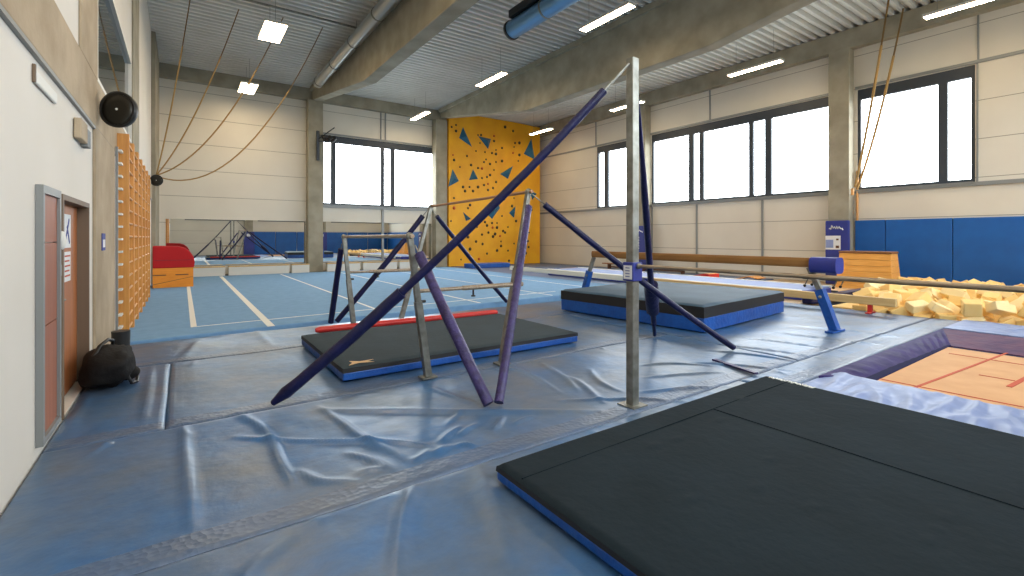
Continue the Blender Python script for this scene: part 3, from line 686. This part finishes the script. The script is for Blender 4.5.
# tumbling track beyond low beam
t = thing('tumbling_track', (13.9, 9.3, 0), 'long lilac blue tumbling track behind the two balance beams', 'tumbling track')
MB().bb(-.9, .9, -3.7, 6.5, .0, .22).build('base', M['colpad'], t, bevel=.02)
MB().bb(-.86, .86, -3.66, 6.46, .222, .25).build('surface', M['track'], t, bevel=.01)
for sgn in (-1, 1): MB().bb(sgn*.9-.05, sgn*.9+.05, -3.7, 6.5, .225, .27).build('white_edge', M['white'], t, bevel=.01)
o = MB(); 
for i in range(9): o.box((.835-.0, 3.4-.17*i, .262), (.02, .1, .06 if i % 3 else .1))
o.build('side_lettering', M['white'], t, bevel=False)
t2 = thing('springboard_track', (16.4, 10.4, 0), 'dark edged pale runway strip near the right wall', 'runway')
MB().bb(-.6, .6, -4.6, 8, .0, .04).build('runway', M['tan'], t2, bevel=.004)
MB().bb(-.66, -.601, -4.6, 8, .0, .05).build('runway_edge', M['frame'], t2, bevel=.004)
# long low bench at right wall
t = thing('gym_bench', (18.3, 15.0, 0), 'long low brown bench standing against the right wall', 'bench')
MB().bb(-.13, .13, -2.6, 2.6, .24, .30).build('seat', mat('brown_bench_wood', (150, 100, 56), .5), t, bevel=.008)
for yy in (-2.2, 0, 2.2): MB().bb(-.10, .10, yy-.04, yy+.04, .0, .24).build('leg', M['doord'], t)
MB().bb(-.02, .02, -2.3, 2.3, .08, .14).build('stretcher', M['doord'], t)
# red springboard and stools in the distance
t = thing('springboard', (16.2, 10.6, .04), 'red topped springboard lying beyond the high balance beam', 'springboard')
MB().prism([(-.6, .0), (.6, .0), (.6, .03), (-.45, .24), (-.6, .22)], .7, 0, -.35).build('board', M['red'], t)
MB().prism([(-.6, .225), (-.45, .245), (.0, .15), (0, .14)], .6, 0, -.3).build('top_cover', M['pine'], t)
t = thing('springboard', (17.1, 9.2, .0), 'wooden springboard with curved ribs standing near the right wall', 'springboard')
MB().prism([(-.5, .16), (-.2, .22), (.5, .05), (.5, .03), (-.2, .19), (-.5, .13)], .6, 0, -.3).build('board', M['pine'], t)
for x in (-.25, 0, .25):
    c = MB(); c.tube([(x, -.45, .14), (x, -.2, .02), (x, .1, .02), (x, .3, .07)], .014, 6); c.build('spring_rib', M['frame'], t, bevel=False)
t = thing('trolley', (14.3, 5.55, .25), 'small dark wheeled trolley frame under the blue beam end pad', 'trolley')
MB().bb(-.3, .3, -.45, .45, .22, .26).build('platform', M['frame'], t)
for x in (-.22, .22):
    for y in (-.35, .35):
        c = MB(); c.sqbar((x, y, .22), (x, y+.08, .04), .025); c.build('leg', M['steel'], t, bevel=False)
        c = MB(); c.tube([(x-.015, y+.08, .035), (x+.015, y+.08, .035)], .035, 10); c.build('wheel', M['black'], t, bevel=False)

M['pinebox'] = mat('honey_pine_boards', (240, 178, 92), .5, var=(226, 158, 72), vscale=3, stretch=(12, .8, 12))
# ================================================================== VAULT BOX (pine) right wall
t = thing('vaulting_box', (17.5, 5.62, 0), 'tall pine vaulting box with brown top before the blue wall pads', 'vaulting box')
rows = 6; H_ = 1.12
for i in range(rows):
    z0, z1 = H_*i/rows, H_*(i+1)/rows-.006; k0, k1 = 1-.30*z0/H_, 1-.30*z1/H_; L0, L1 = 1-.10*z0/H_, 1-.10*z1/H_
    a, b_ = .42, .74
    vs = [(-a*k0, -b_*L0, z0), (a*k0, -b_*L0, z0), (a*k0, b_*L0, z0), (-a*k0, b_*L0, z0), (-a*k1, -b_*L1, z1), (a*k1, -b_*L1, z1), (a*k1, b_*L1, z1), (-a*k1, b_*L1, z1)]
    s_ = MB(); s_.add(vs, [(0, 1, 2, 3), (4, 5, 6, 7), (0, 1, 5, 4), (1, 2, 6, 5), (2, 3, 7, 6), (3, 0, 4, 7)]); s_.build('box_tier', M['pinebox'], t, bevel=.006)
MB().bb(-.31, .31, -.69, .69, H_, H_+.07).build('top_pad', mat('brown_leather', (128, 84, 48), .6), t, bevel=.02)

# ================================================================== RED VAULTING BLOCK at left back
t = thing('vaulting_block', (-.2, 18.9, .03), 'red padded vaulting block with rounded end on an orange wooden base', 'vaulting block')
MB().bb(-.55, .5, -.5, .5, .0, .62).build('base', M['orange'], t, bevel=.01)
h = MB()
for xx in (-.38, .2): h.box((xx, -.502, .40), (.34, .008, .03))
h.build('hand_slot', M['doord'], t, bevel=False)
h = MB(); h.add([(-.54, -.503, .10), (.48, -.503, .32), (.48, -.503, .33), (-.54, -.503, .115)], [(0, 1, 2, 3)]); h.build('diagonal_joint', M['doord'], t, bevel=False)
prof = [(-.55, .62), (.52, .62), (.54, .80), (.50, .98), (.42, 1.12), (.28, 1.24), (.10, 1.30), (-.55, 1.32)]
MB().prism(prof, 1.04, 1, -.52).build('red_cushion', M['redf'], t, bevel=.03)
h = MB(); h.bb(-.5, .5, -.526, -.52, .86, .87); h.build('cushion_seam', M['blackedge'], t, bevel=False)

# ================================================================== BACK WALL: mirrors and white storage plinths
def wall_mirror(x0, x1, label):
    t = thing('wall_mirror', ((x0+x1)/2, YB-.012, .42), label, 'mirror'); w = (x1-x0)/2
    MB().bb(-w, w, -.012, .0, 0, 1.98).build('mirror_glass', M['mirror'], t, bevel=False)
    MB().bb(-w, w, -.02, .0, -.03, -.001).build('edge_strip', M['trimmetal'], t, bevel=False)
wall_mirror(-.55, 4.85, 'wall mirror left of the concrete column, reflecting bars and blue pads')
wall_mirror(5.6, 8.58, 'wall mirror under the left half of the back window')
wall_mirror(8.72, 11.45, 'wall mirror under the right half of the back window')
xs_ = [(.35, 1.5), (1.62, 4.0), (4.1, 4.85), (5.65, 7.2), (7.35, 9.1), (9.25, 11.3)]
lbl = ['shortest low white bench box beside the red vaulting block', 'long low white bench box below the left wall mirror', 'low white bench box touching the left side of the concrete column', 'low white bench box just right of the concrete column', 'low white bench box in the middle below the back window', 'low white bench box nearest the yellow climbing wall']
for (a, b), l_ in zip(xs_, lbl):
    t = thing('bench_box', ((a+b)/2, 23.45, .0), l_, 'bench box', 'low white bench boxes along the back wall'); w = (b-a)/2
    MB().bb(-w, w, -.15, .15, .0, .36).build('box_body', M['whitep'], t, bevel=.01)
    MB().bb(-w, w, -.19, .19, .362, .40).build('wooden_lid', M['beamw'], t, bevel=.006)

# ================================================================== CLIMBING WALL
t = thing('climbing_wall', (15.5, 23.6, 0), 'yellow climbing wall with dark holds and blue triangular volumes', 'climbing wall')
CX, CY = 15.5, 23.6
def pyl(x): return 23.62 if x < 16.8 else 23.62-(x-16.8)*.10
MB().add([(12.25-CX, 0, 0), (16.8-CX, .0, 0), (16.8-CX, .0, 8.72), (12.25-CX, 0, 8.72), (12.25-CX, .55, 0), (16.8-CX, .55, 0), (16.8-CX, .55, 8.72), (12.25-CX, .55, 8.72)],
         [(0, 1, 2, 3), (4, 5, 6, 7), (0, 1, 5, 4), (1, 2, 6, 5), (2, 3, 7, 6), (3, 0, 4, 7)]).build('front_panel', M['yellow'], t, bevel=False)
MB().add([(16.805-CX, 0, 0), (18.58-CX, -.22, 0), (18.58-CX, -.22, 8.60), (16.805-CX, 0, 8.72), (16.805-CX, .55, 0), (18.58-CX, .55, 0), (18.58-CX, .55, 8.60), (16.805-CX, .55, 8.72)],
         [(0, 1, 2, 3), (4, 5, 6, 7), (0, 1, 5, 4), (1, 2, 6, 5), (2, 3, 7, 6), (3, 0, 4, 7)]).build('angled_panel', M['yellow'], t, bevel=False)
def cl(u, v):
    p = onY(u, v, 23.6)
    return (p[0]-CX, 0 if p[0] < 16.8 else -(p[0]-16.8)*.124, p[2])
vols = [[(463, 127), (459, 138), (472, 147)], [(478, 136), (491, 139), (488, 149)], [(530, 139), (523, 154), (533, 160)], [(452.5, 169), (448, 187), (459, 181)],
        [(473, 169), (469, 180), (478, 179)], [(513, 166), (500, 174), (508, 179)], [(497, 200), (487, 214), (492, 219), (500, 208)], [(515.5, 206), (509, 213), (514, 218)],
        [(463, 212), (466, 221), (471, 219)], [(527, 189), (535, 194), (531, 200)]]
for vp in vols:
    P3 = [Vector(cl(*q)) for q in vp]; c_ = sum(P3, Vector())/len(P3)+Vector((0, -.22, 0))
    P3 = [p+Vector((0, -.004, 0)) for p in P3]; nn = len(P3)
    vm = MB(); vm.add(P3+[c_], [(i, (i+1) % nn, nn) for i in range(nn)]+[tuple(range(nn))]); vm.build('volume', M['volume'], t, bevel=False)
hold_px = [(451.7, 127), (456, 125), (456, 131), (478, 135), (481, 135), (494, 136), (480, 143), (494, 141), (476, 151), (502, 148), (496, 150), (485, 152), (492, 153), (496, 154), (453, 155), (467, 156), (454, 160),
           (505, 127), (513, 131), (515, 143), (519, 143), (514, 147), (519, 155), (513, 153), (518, 161), (486, 159.5), (484, 162), (502, 161), (496, 162), (490, 164), (471, 165), (478, 168), (482, 168.5), (494, 170), (460, 167), (524, 177),
           (490, 175), (487, 177), (482, 178), (496, 182), (484, 185), (488, 184), (465, 191), (473, 191), (469.5, 187), (488, 190), (493, 188), (478, 187), (463, 187), (454, 198), (454, 208), (451, 221), (468, 208), (470, 205), (465, 191.5),
           (492, 223), (497, 223), (485, 222), (487, 225.5), (492.5, 227.5), (497, 227.5), (477, 227), (503, 231), (505, 232.5), (488.5, 232.5), (482, 234.5), (493, 236.5), (495, 234), (500, 236), (476, 241.5), (501, 241.5), (501, 246), (482.5, 244), (470, 249), (497, 250.5), (508, 250.5), (487, 253.5), (479, 259), (461, 259.5), (509, 260.5),
           (514, 243.5), (527, 226), (528, 232.5), (516, 221), (508, 227), (502, 216), (498, 196), (504, 199), (514, 198), (527, 241), (527.5, 247), (525, 253), (512, 206), (468, 237), (470, 230), (459, 244), (450, 250), (530, 210), (520, 206)]
for i, (u, v) in enumerate(hold_px[:98]):
    p = cl(u, v); r_ = (.05+.05*random.random())
    hm = MB().ball((p[0], p[1]-.01, p[2]), r_, 7, 5, (1, .7, 1)); hm.build('hold', M['holdr'] if i % 9 == 5 else M['hold'], t, bevel=False)

# ================================================================== RIGHT WALL pads, column pads
def wall_pad(y0, y1, label):
    t = MB().bb(-.10, 0, -(y1-y0)/2, (y1-y0)/2, 0, 2.2).build('wall_pad', M['wallpad'], loc=(XR-.003, (y0+y1)/2, .0), bevel=.02)
    return tag(t, label, 'wall pad', 'blue wall pads')
wall_pad(5.60, 6.44, 'narrow blue wall pad between the concrete column and vaulting box')
wall_pad(3.95, 5.585, 'blue wall pad behind the right end of the pine vaulting box')
wall_pad(2.30, 3.935, 'blue wall pad behind the middle of the foam blocks')
wall_pad(.65, 2.285, 'blue wall pad cut by the right edge of the photo')
wall_pad(-1.0, .635, 'blue wall pad seen in mirror beside the front corner'); wall_pad(-2.95, -1.015, 'blue wall pad in the front right corner of the hall')
for i in range(3):
    t = MB().bb(0, 1.9, 0, .1, 0, 2.2).build('wall_pad', M['wallpad'], loc=(5.62+1.94*i, YF+.003, 0), bevel=.02); tag(t, ['blue front wall pad directly right of the padded column', 'blue front wall pad midway between both padded columns', 'blue front wall pad left of the farther padded column'][i], 'wall pad', 'blue wall pads')
for i in range(3):
    t = MB().bb(0, 2.15, 0, .1, 0, 2.2).build('wall_pad', M['wallpad'], loc=(12.3+2.2*i, YF+.003, 0), bevel=.02); tag(t, ['blue front wall pad right of the farther padded column', 'blue front wall pad second from the right corner', 'blue front wall pad in the right corner'][i], 'wall pad', 'blue wall pads')
def column_pad(loc, sx_, sy_, h, label, face):
    t = thing('column_pad', loc, label, 'column pad')
    MB().bb(-sx_, 0, -sy_/2, sy_/2, .0, h).build('padding', M['colpad'], t, bevel=.03)
    # scribbled white maker's lettering at the top
    x = -sx_-.004
    def P(a, b): return (x, sy_/2-a*sy_, b)
    c = MB(); c.tube([P(.18, h-.26), P(.24, h-.30), P(.30, h-.17), P(.36, h-.27), P(.40, h-.21), P(.46, h-.28), P(.50, h-.2), P(.55, h-.28), P(.60, h-.21), P(.66, h-.28), P(.72, h-.27), P(.76, h-.33)], .022, 6)
    c.build('logo', M['white'], t, bevel=False)
    if face:
        pp = MB(); pp.bb(x-.006, x, sy_/2-.66*sy_, sy_/2-.02*sy_, h-1.0, h-.52); pp.build('notice', M['paper'], t, bevel=False)
        pi = MB(); pi.bb(x-.012, x-.006, sy_/2-.36*sy_, sy_/2-.04*sy_, h-.94, h-.66); pi.build('notice_print', M['track'], t, bevel=False)
        pi = MB(); pi.bb(x-.012, x-.006, sy_/2-.6*sy_, sy_/2-.46*sy_, h-.95, h-.86); pi.bb(x-.012, x-.006, sy_/2-.58*sy_, sy_/2-.48*sy_, h-.68, h-.62); pi.build('notice_picture', M['doord'], t, bevel=False)
    else:
        pi = MB()
        for i in range(5): pi.bb(x-.008, x, -.08, .08, h-.62-.13*i, h-.54-.13*i)
        pi.build('vertical_lettering', M['white'], t, bevel=False)
column_pad((XR-.423, 6.82, .0), .12, .72, 2.2, 'violet blue pad with white notice on the column beside the foam pit', True)
column_pad((XR-.423, 15.45, .0), .12, 1.1, 2.2, 'violet blue pad with vertical white letters on the farther right column', False)
for x, l_ in ((5.215, 'violet blue pad on the front wall column, seen in the left mirror'), (11.85, 'violet blue pad on the farther front wall column, seen in mirror')):
    t = MB().bb(-.45, .45, 0, .12, 0, 2.2).build('column_pad', M['colpad'], loc=(x, YF+.405, 0), bevel=.03); tag(t, l_, 'column pad')
    MB().bb(-.2, .1, .122, .128, 1.75, 2.0).build('notice', M['paper'], t, bevel=False)
# copper coloured pipe beside the column
o = MB().tube([(0, 0, 0), (0, 0, 3.9)], .035, 10).build('wall_pipe', M['rung'], loc=(XR-.06, 6.38, 0)); tag(o, 'thin brown vertical pipe beside the right concrete column', 'pipe')

# ================================================================== TRAMPOLINE
TX0, TX1, TXO, TY1, TYO = 6.45, 9.45, 10.9, 2.1, 2.42
t = thing('sunken_trampoline', (8, .4, 0), 'peach coloured sunken trampoline with purple sloping edge pads', 'trampoline')
def L3(p): return (p[0]-8, p[1]-.4, p[2])
MB().add([L3(p) for p in ((TX0-.02, -2.7, -.045), (TX1, -2.7, -.045), (TX1, TY1, -.045), (TX0-.02, TY1, -.045), (TX0-.02, -2.7, -.06), (TX1, -2.7, -.06), (TX1, TY1, -.06), (TX0-.02, TY1, -.06))],
         [(0, 1, 2, 3), (4, 5, 6, 7), (0, 1, 5, 4), (1, 2, 6, 5), (2, 3, 7, 6), (3, 0, 4, 7)]).build('bed', M['tramp'], t, bevel=False)
def ln3(a, b, w):
    MB().sqbar(L3((*a, -.042)), L3((*b, -.042)), w, .004).build('red_line', M['redline'], t, bevel=False)
_z = -.045
for _p, _q, _w in (((877, 378.5), (1040, 410.5), .022), ((914, 388), (1010, 352), .03), ((949, 353.5), (1040, 367.5), .022), ((979, 375), (1015, 381), .022), ((1009, 387), (1030, 376), .05)):
    _a, _b = onZ(*_p, _z), onZ(*_q, _z); ln3(_a[:2], _b[:2], _w)
def pad(name, p0, p1, q0, q1, m_, zo=.015, zi=-.045, n=60, w=12, seed=1):
    """quilted sloping pad; p outer edge, q inner edge"""
    vs = []; fs = []; p0, p1, q0, q1 = (Vector(x) for x in (p0, p1, q0, q1))
    for i in range(n+1):
        a = i/n; P_, Q_ = p0.lerp(p1, a), q0.lerp(q1, a)
        for j in range(w+1):
            b_ = j/w; x = P_.lerp(Q_, b_)
            z = zo*(1-b_)+zi*b_+.02*math.sin(math.pi*b_)+.012*noise.noise(Vector((x.x*9, x.y*2.5, seed)))*math.sin(math.pi*b_)+.006*math.sin(a*n*.9+2*noise.noise(Vector((x.x*2, x.y*2, 3))))*math.sin(math.pi*b_)
            vs.append(L3((x.x, x.y, z)))
    W_ = w+1
    for i in range(n):
        for j in range(w): fs.append((i*W_+j, i*W_+j+1, (i+1)*W_+j+1, (i+1)*W_+j))
    k0 = len(vs); low = [(v[0], v[1], -.2) for v in vs]
    ring = [j for j in range(W_)]+[i*W_+w for i in range(1, n+1)]+[n*W_+j for j in range(w-1, -1, -1)]+[i*W_ for i in range(n-1, 0, -1)]
    mb = MB(); mb.add(vs, fs, True); R_ = len(ring)
    mb.add([vs[i] for i in ring]+[low[i] for i in ring], [(i, (i+1) % R_, R_+(i+1) % R_, R_+i) for i in range(R_)])
    o = mb.build(name, m_, t, bevel=False); return o
M['padn'] = mat('dark_navy_frame_pad', (26, 26, 66), .8, spec=.1)
M['pp'] = mat('purple_pad_vinyl', (58, 46, 104), .6, var=(44, 36, 84), vscale=3, bump=.4, bscale=12, spec=.15)
M['pr'] = mat('maroon_purple_pad_vinyl', (104, 66, 88), .6, var=(76, 50, 84), vscale=3, bump=.4, bscale=12, spec=.15)
pad('edge_pad', (6.0, 2.40), (10.9, 2.40), (6.40, 2.12), (9.6, 2.02), M['pp'], n=90)
o = pad('edge_pad', (10.9, 2.40), (10.9, -2.7), (9.6, 2.02), (9.6, -2.7), M['pr'], n=90, seed=5); o['label'] = 'maroon purple pad at the far end'
MB().bb(L3((9.42, 0, 0))[0], L3((9.62, 0, 0))[0], -3.1, 1.6, -.12, -.055).build('frame_pad', M['padn'], t, bevel=.01)
MB().bb(L3((6.5, 0, 0))[0], L3((9.62, 0, 0))[0], 1.62, 1.73, -.12, -.035).build('frame_pad', M['padn'], t, bevel=.01)
# pale crumpled cover strip between big mat and trampoline, and along the foam pit
def crumple(name, x0, x1, y0, y1, m_, label, amp, step=.03, sc=(2.2, 5), seed=0, z=.0):
    nx, ny = int((x1-x0)/step), int((y1-y0)/step); vs = []; fs = []
    for j in range(ny+1):
        for i in range(nx+1):
            x, y = x0+(x1-x0)*i/nx, y0+(y1-y0)*j/ny
            q = noise.noise(Vector((x*sc[0]+y*1.2, y*sc[1]-x, seed))); q2 = noise.noise(Vector((x*sc[0]*2.3, y*sc[1]*2, seed+4)))
            zz = amp*(1-abs(q)*2.4)+amp*.5*(1-abs(q2)*2)
            e = min(i, nx-i, j, ny-j); vs.append((x-x0, y-y0, z+zz*min(1, e/3)))
    W_ = nx+1
    for j in range(ny):
        for i in range(nx): fs.append((j*W_+i, j*W_+i+1, (j+1)*W_+i+1, (j+1)*W_+i))
    ring = list(range(W_))+[j*W_+nx for j in range(1, ny+1)]+[ny*W_+i for i in range(nx-1, -1, -1)]+[j*W_ for j in range(ny-1, 0, -1)]
    mb = MB(); mb.add(vs, fs, True); R_ = len(ring)
    mb.add([vs[i] for i in ring]+[(vs[i][0], vs[i][1], -.25) for i in ring], [(i, (i+1) % R_, R_+(i+1) % R_, R_+i) for i in range(R_)])
    o = mb.build(name, m_, loc=(x0, y0, 0), bevel=0); return tag(o, label, 'cover')
M['lilac'] = mat('lilac_grey_vinyl', (134, 150, 190), .45, var=(118, 136, 178), vscale=4, spec=.4)
crumple('vinyl_cover', 5.16, 6.44, -2.8, 2.41, M['lilac'], 'crumpled lilac vinyl strip between the dark mat and trampoline', .024, .025, (1.6, 4.5), 0, -.012)
crumple('vinyl_cover', 10.92, 12.3, -2.8, 2.40, M['lilac'], 'crumpled silvery vinyl strip between trampoline and foam blocks', .026, .045, (3, 3), 3, .03)
_a, _b = onZ(714, 361), onZ(756, 375); o = MB(); o.sqbar((0, 0, 0), (_b[0]-_a[0], _b[1]-_a[1], 0), .06, .02)
o = o.build('velcro_strap', M['purple'], loc=(_a[0], _a[1], .02)); tag(o, 'purple hem strap lying beside the far corner of the dark mat', 'strap')

# ================================================================== FOAM PIT
struct(MB().bb(12.31, XR-.003, YF+.003, 5.34, -.31, -.12).build('floor_4', M['floor']))
t = thing('pit_edge_pad', (14.6, 5.24, 0), 'dark blue padded kerb along the left end of the foam pit', 'edge pad')
MB().bb(-2.2, 2.2, -.14, .10, -.005, .16).build('padding', M['navy'], t, bevel=.04)
protos = []
for j in range(3):
    dims = [(.26, .22, .2), (.22, .22, .22), (.34, .2, .16)][j]
    b = MB(); b.box((0, 0, 0), dims); o = b.build('foam_block', M['foam'] if j < 2 else M['foam2'], bevel=.014)
    protos.append(o)
rf = random.Random(11); used = [False]*3; cnt = 0; spots = []
for lay in range(2):
    y = 1.15
    while y < 5.15:
        x = 12.55
        while x < 18.6:
            xx, yy = x+rf.uniform(-.09, .09), y+rf.uniform(-.09, .09)
            if yy > .131*xx-.25 and not (xx > 16.7 and yy > 4.6) and yy < 4.25+(xx-13)*.26:
                spots.append((xx, yy, lay))
            x += .40 if lay == 0 else .46
        y += .38 if lay == 0 else .42
rf.shuffle(spots)
spots.sort(key=lambda s: s[0]*_s+s[1]*_c)
for (xx, yy, lay) in spots[:300]:
    j = rf.randrange(3)
    if not used[j]: o = protos[j]; used[j] = True
    else: o = protos[j].copy(); S.collection.objects.link(o)
    mound = .10*math.sin((xx-12.4)/6.2*math.pi)+.05*math.sin(xx*2.1+yy*3.3)
    o.location = (xx, yy, -.05+lay*.25+mound+rf.uniform(-.03, .03)); o.rotation_euler = (rf.uniform(-.6, .6), rf.uniform(-.6, .6), rf.uniform(0, 3.14))
    s_ = rf.uniform(.95, 1.3); o.scale = (s_, s_, s_)
    kind_ = ('oblong', 'cube shaped', 'flat pale')[j]
    zone, gz = (('at the heap front beside vinyl strip', 'near the vinyl strip') if xx < 14 else ('at the heap back below blue wall pads', 'below the wall pads') if xx > 16.4 else ('in the middle of the heap', 'in the middle of the pit'))
    lv = ' on top' if lay else ''
    tag(o, '%s yellow foam block%s %s' % (kind_, lv, zone), 'foam block', '%s foam blocks%s %s' % (kind_, lv, gz))
o = MB().bb(-3.1, 3.1, -2.2, 2.2, -.1, .0).build('foam_bed', M['foam'], loc=(15.7, 2.6, -.015)); tag(o, 'lower layer of yellow foam crumbs below the loose foam blocks', 'foam', kind='stuff')

# ================================================================== CEILING THINGS
def ceiling_light(x, y, z, label, ln=1.5, w=.3, drop=True):
    t = thing('ceiling_light', (x, y, z), label, 'ceiling light', 'long ceiling lights')
    MB().bb(-w/2, w/2, -ln/2, ln/2, .0, .07).build('housing', M['housing'], t)
    if w > .35:
        for sgn in (-1, 1): MB().bb(sgn*w/4-w/5, sgn*w/4+w/5, -ln/2+.03, ln/2-.03, -.012, -.001).build('diffuser', M['lamp'], t)
    else: MB().bb(-w/2+.03, w/2-.03, -ln/2+.03, ln/2-.03, -.012, -.001).build('diffuser', M['lamp'], t)
    for yy in (-ln*.35, ln*.35):
        c = MB(); c.tube([(0, yy, .07), (0, yy, ZT-z)], .006, 5); c.build('hanger', M['steel'], t, bevel=False)
ceiling_light(2.2, 15.5, 7.7, 'brightest square looking twin lamp nearest in the left bay', 1.5, .62)
ceiling_light(2.2, 21.9, 7.7, 'smaller twin lamp near the left back wall', 1.5, .62)
ceiling_light(9.75, 15.3, 7.7, 'long lamp left of the climbing wall beam in the middle bay', 1.9)
ceiling_light(9.75, 21.9, 7.7, 'small long lamp above the back window', 1.9)
ceiling_light(9.65, 9.2, 7.7, 'large long lamp at the top of the middle bay', 1.9)
ceiling_light(16.6, 20.8, 7.6, 'small lamp in front of the yellow climbing wall', 1.9)
ceiling_light(16.6, 14.55, 7.6, 'long lamp half hidden behind the tall steel post', 1.9)
ceiling_light(16.6, 8.7, 7.6, 'long lamp above the large right windows', 1.9)
ceiling_light(16.6, 3.1, 7.6, 'long lamp in the upper right corner of the photo', 1.9)
ceiling_light(2.2, 9.0, 7.7, 'added twin fill lamp over the floor mats, above the frame of the photo', 1.5, .62)  # lamp added out of view as fill light
ceiling_light(2.2, 2.6, 7.7, 'twin fill lamp added above the foreground, outside the photo', 1.5, .62)  # unseen lamp added to fill the foreground with light
ceiling_light(9.7, 3.0, 7.7, 'long fill lamp added over the trampoline, outside the photo', 1.9)  # another unseen lamp, added to brighten the hall

def duct(x, y0, y1, z, r, m_, label, ring=.9, cap=True, ribs=0):
    t = thing('ventilation_duct', (x, y0, z), label, 'duct')
    L_ = y1-y0
    if ribs:
        n_ = int(L_/ribs); pts = [(0, L_*i/n_, 0) for i in range(n_+1)]; rs = [r*(1+.03*(i % 2)) for i in range(n_+1)]
        d = MB(); d.tube(pts, r, 24, rs=rs); d.build('duct_tube', m_, t, bevel=False)
    else:
        d = MB(); d.tube([(0, L_*i/8, 0) for i in range(9)], r, 24); d.build('duct_tube', m_, t, bevel=False)
    yy = ring
    while yy < L_-.2:
        d = MB(); d.tube([(0, yy-.03, 0), (0, yy+.03, 0)], r+.018, 24); d.build('joint_ring', M['steel'], t, bevel=False); yy += 2.4
    for yy in (L_*.2, L_*.7):
        d = MB(); d.tube([(0, yy, r), (0, yy, ZT-z)], .01, 6); d.build('hanger', M['steel'], t, bevel=False)
    return t
duct(4.70, 3.0, 21.0, 8.15, .2, M['galv'], 'round galvanised ventilation duct beside the left roof beam')
td = duct(8.25, 2.0, 11.75, 7.95, .26, M['reflduct'], 'ribbed air duct, blue reflection in its colour, with dark end in the middle bay', ribs=.07)
d = MB(); d.tube([(0, 9.71, 0), (0, 9.80, 0)], .29, 24); d.build('end_ring', M['black'], td, bevel=False)
d = MB(); d.bb(-.30, -.12, .0, 9.5, .20, .42); d.build('cable_tray', M['black'], td, bevel=False)
o = MB().tube([(XL+.1, 0, 0), (5.0, 0, 0)], .035, 8).build('conduit', M['steel'], loc=(0, 16.0, ZT-.06)); tag(o, 'thin steel conduit crossing the left bay below the ceiling', 'conduit')

# ropes of the left bay, swung to a hook on the left wall
hook = (-.74, 20.6, 3.78)
def rope(top, end, sag, label, r=.022):
    t = thing('climbing_rope', top, label, 'rope')
    n_ = 20; p, q = Vector(top), Vector(end); pts = [p.lerp(q, i/n_)-Vector((0, 0, sag*4*(i/n_)*(1-i/n_)))-p for i in range(n_+1)]
    c = MB(); c.tube(pts[:5], r*.7, 6); c.build('dark_upper_end', M['rope2'], t, bevel=False)
    c = MB(); c.tube(pts[4:], r, 6); c.build('rope', M['rope'], t, bevel=False)
    return t
rope((.2, 17.0, 8.74), hook, .35, 'leftmost of four ropes drawn to the left wall hook')
rope((1.45, 16.9, 8.74), (hook[0]+.02, hook[1]-.05, hook[2]+.03), .55, 'second rope from the left, drawn to the wall hook')
rope((2.68, 16.7, 8.74), (hook[0], hook[1]-.1, hook[2]), 1.0, 'third rope from the left, passing in front of the lamps')
rope((3.9, 16.7, 8.74), (hook[0]+.04, hook[1]-.02, hook[2]-.03), 1.75, 'rightmost and most sagging of the four ropes')
t = thing('rope_hook', (XL, 20.6, 3.72), 'dark hook holding the ropes on the left wall', 'hook')
c = MB(); c.tube([(.0, 0, 0), (.14, 0, 0), (.17, 0, .1)], .03, 8); c.build('hook_arm', M['black'], t, bevel=False)
MB().bb(.0, .03, -.12, .12, -.14, .14).build('wall_plate', M['black'], t)
rope((17.2, 5.0, 8.72), (18.45, 6.28, 3.3), .25, 'left one of two thin ropes before the right window', .036)
rope((18.3, 4.95, 8.72), (18.45, 6.22, 3.25), .45, 'right one of two thin ropes before the right window', .036)
t = thing('wall_cleat', (XR-.42, 6.44, 3.15), 'small wooden cleat holding two ropes beside the right column', 'cleat')
MB().bb(-.10, .0, -.09, -.03, -.1, .12).build('cleat_block', M['rung'], t)
# pulley rig on the back column
t = thing('pulley_rig', (5.3, 23.7, 6.2), 'dark hoist arm with hanging chains on the back concrete column', 'hoist')
c = MB(); c.sqbar((.0, -.06, -.9), (.0, -.06, .5), .12, .12); c.build('mast', M['frame'], t, bevel=False)
c = MB(); c.sqbar((0, -.1, .1), (.75, -.1, .75), .05); c.sqbar((.0, -.1, .0), (.75, -.1, .1), .05); c.build('arm', M['black'], t, bevel=False)
c = MB(); rr = random.Random(2)
for i in range(9): c.ball((.2+.07*i, -.1+rr.uniform(-.05, .05), .12+rr.uniform(-.12, .16)), rr.uniform(.07, .14), 8, 6)
c.build('pulley', M['black'], t, bevel=False)
for x in (.35, .5, .6):
    c = MB(); c.tube([(x, -.1, .1), (x+.02, -.1, -rr.uniform(.8, 1.3))], .015, 5); c.build('chain', M['steel'], t, bevel=False)
bpy.context.view_layer.update()
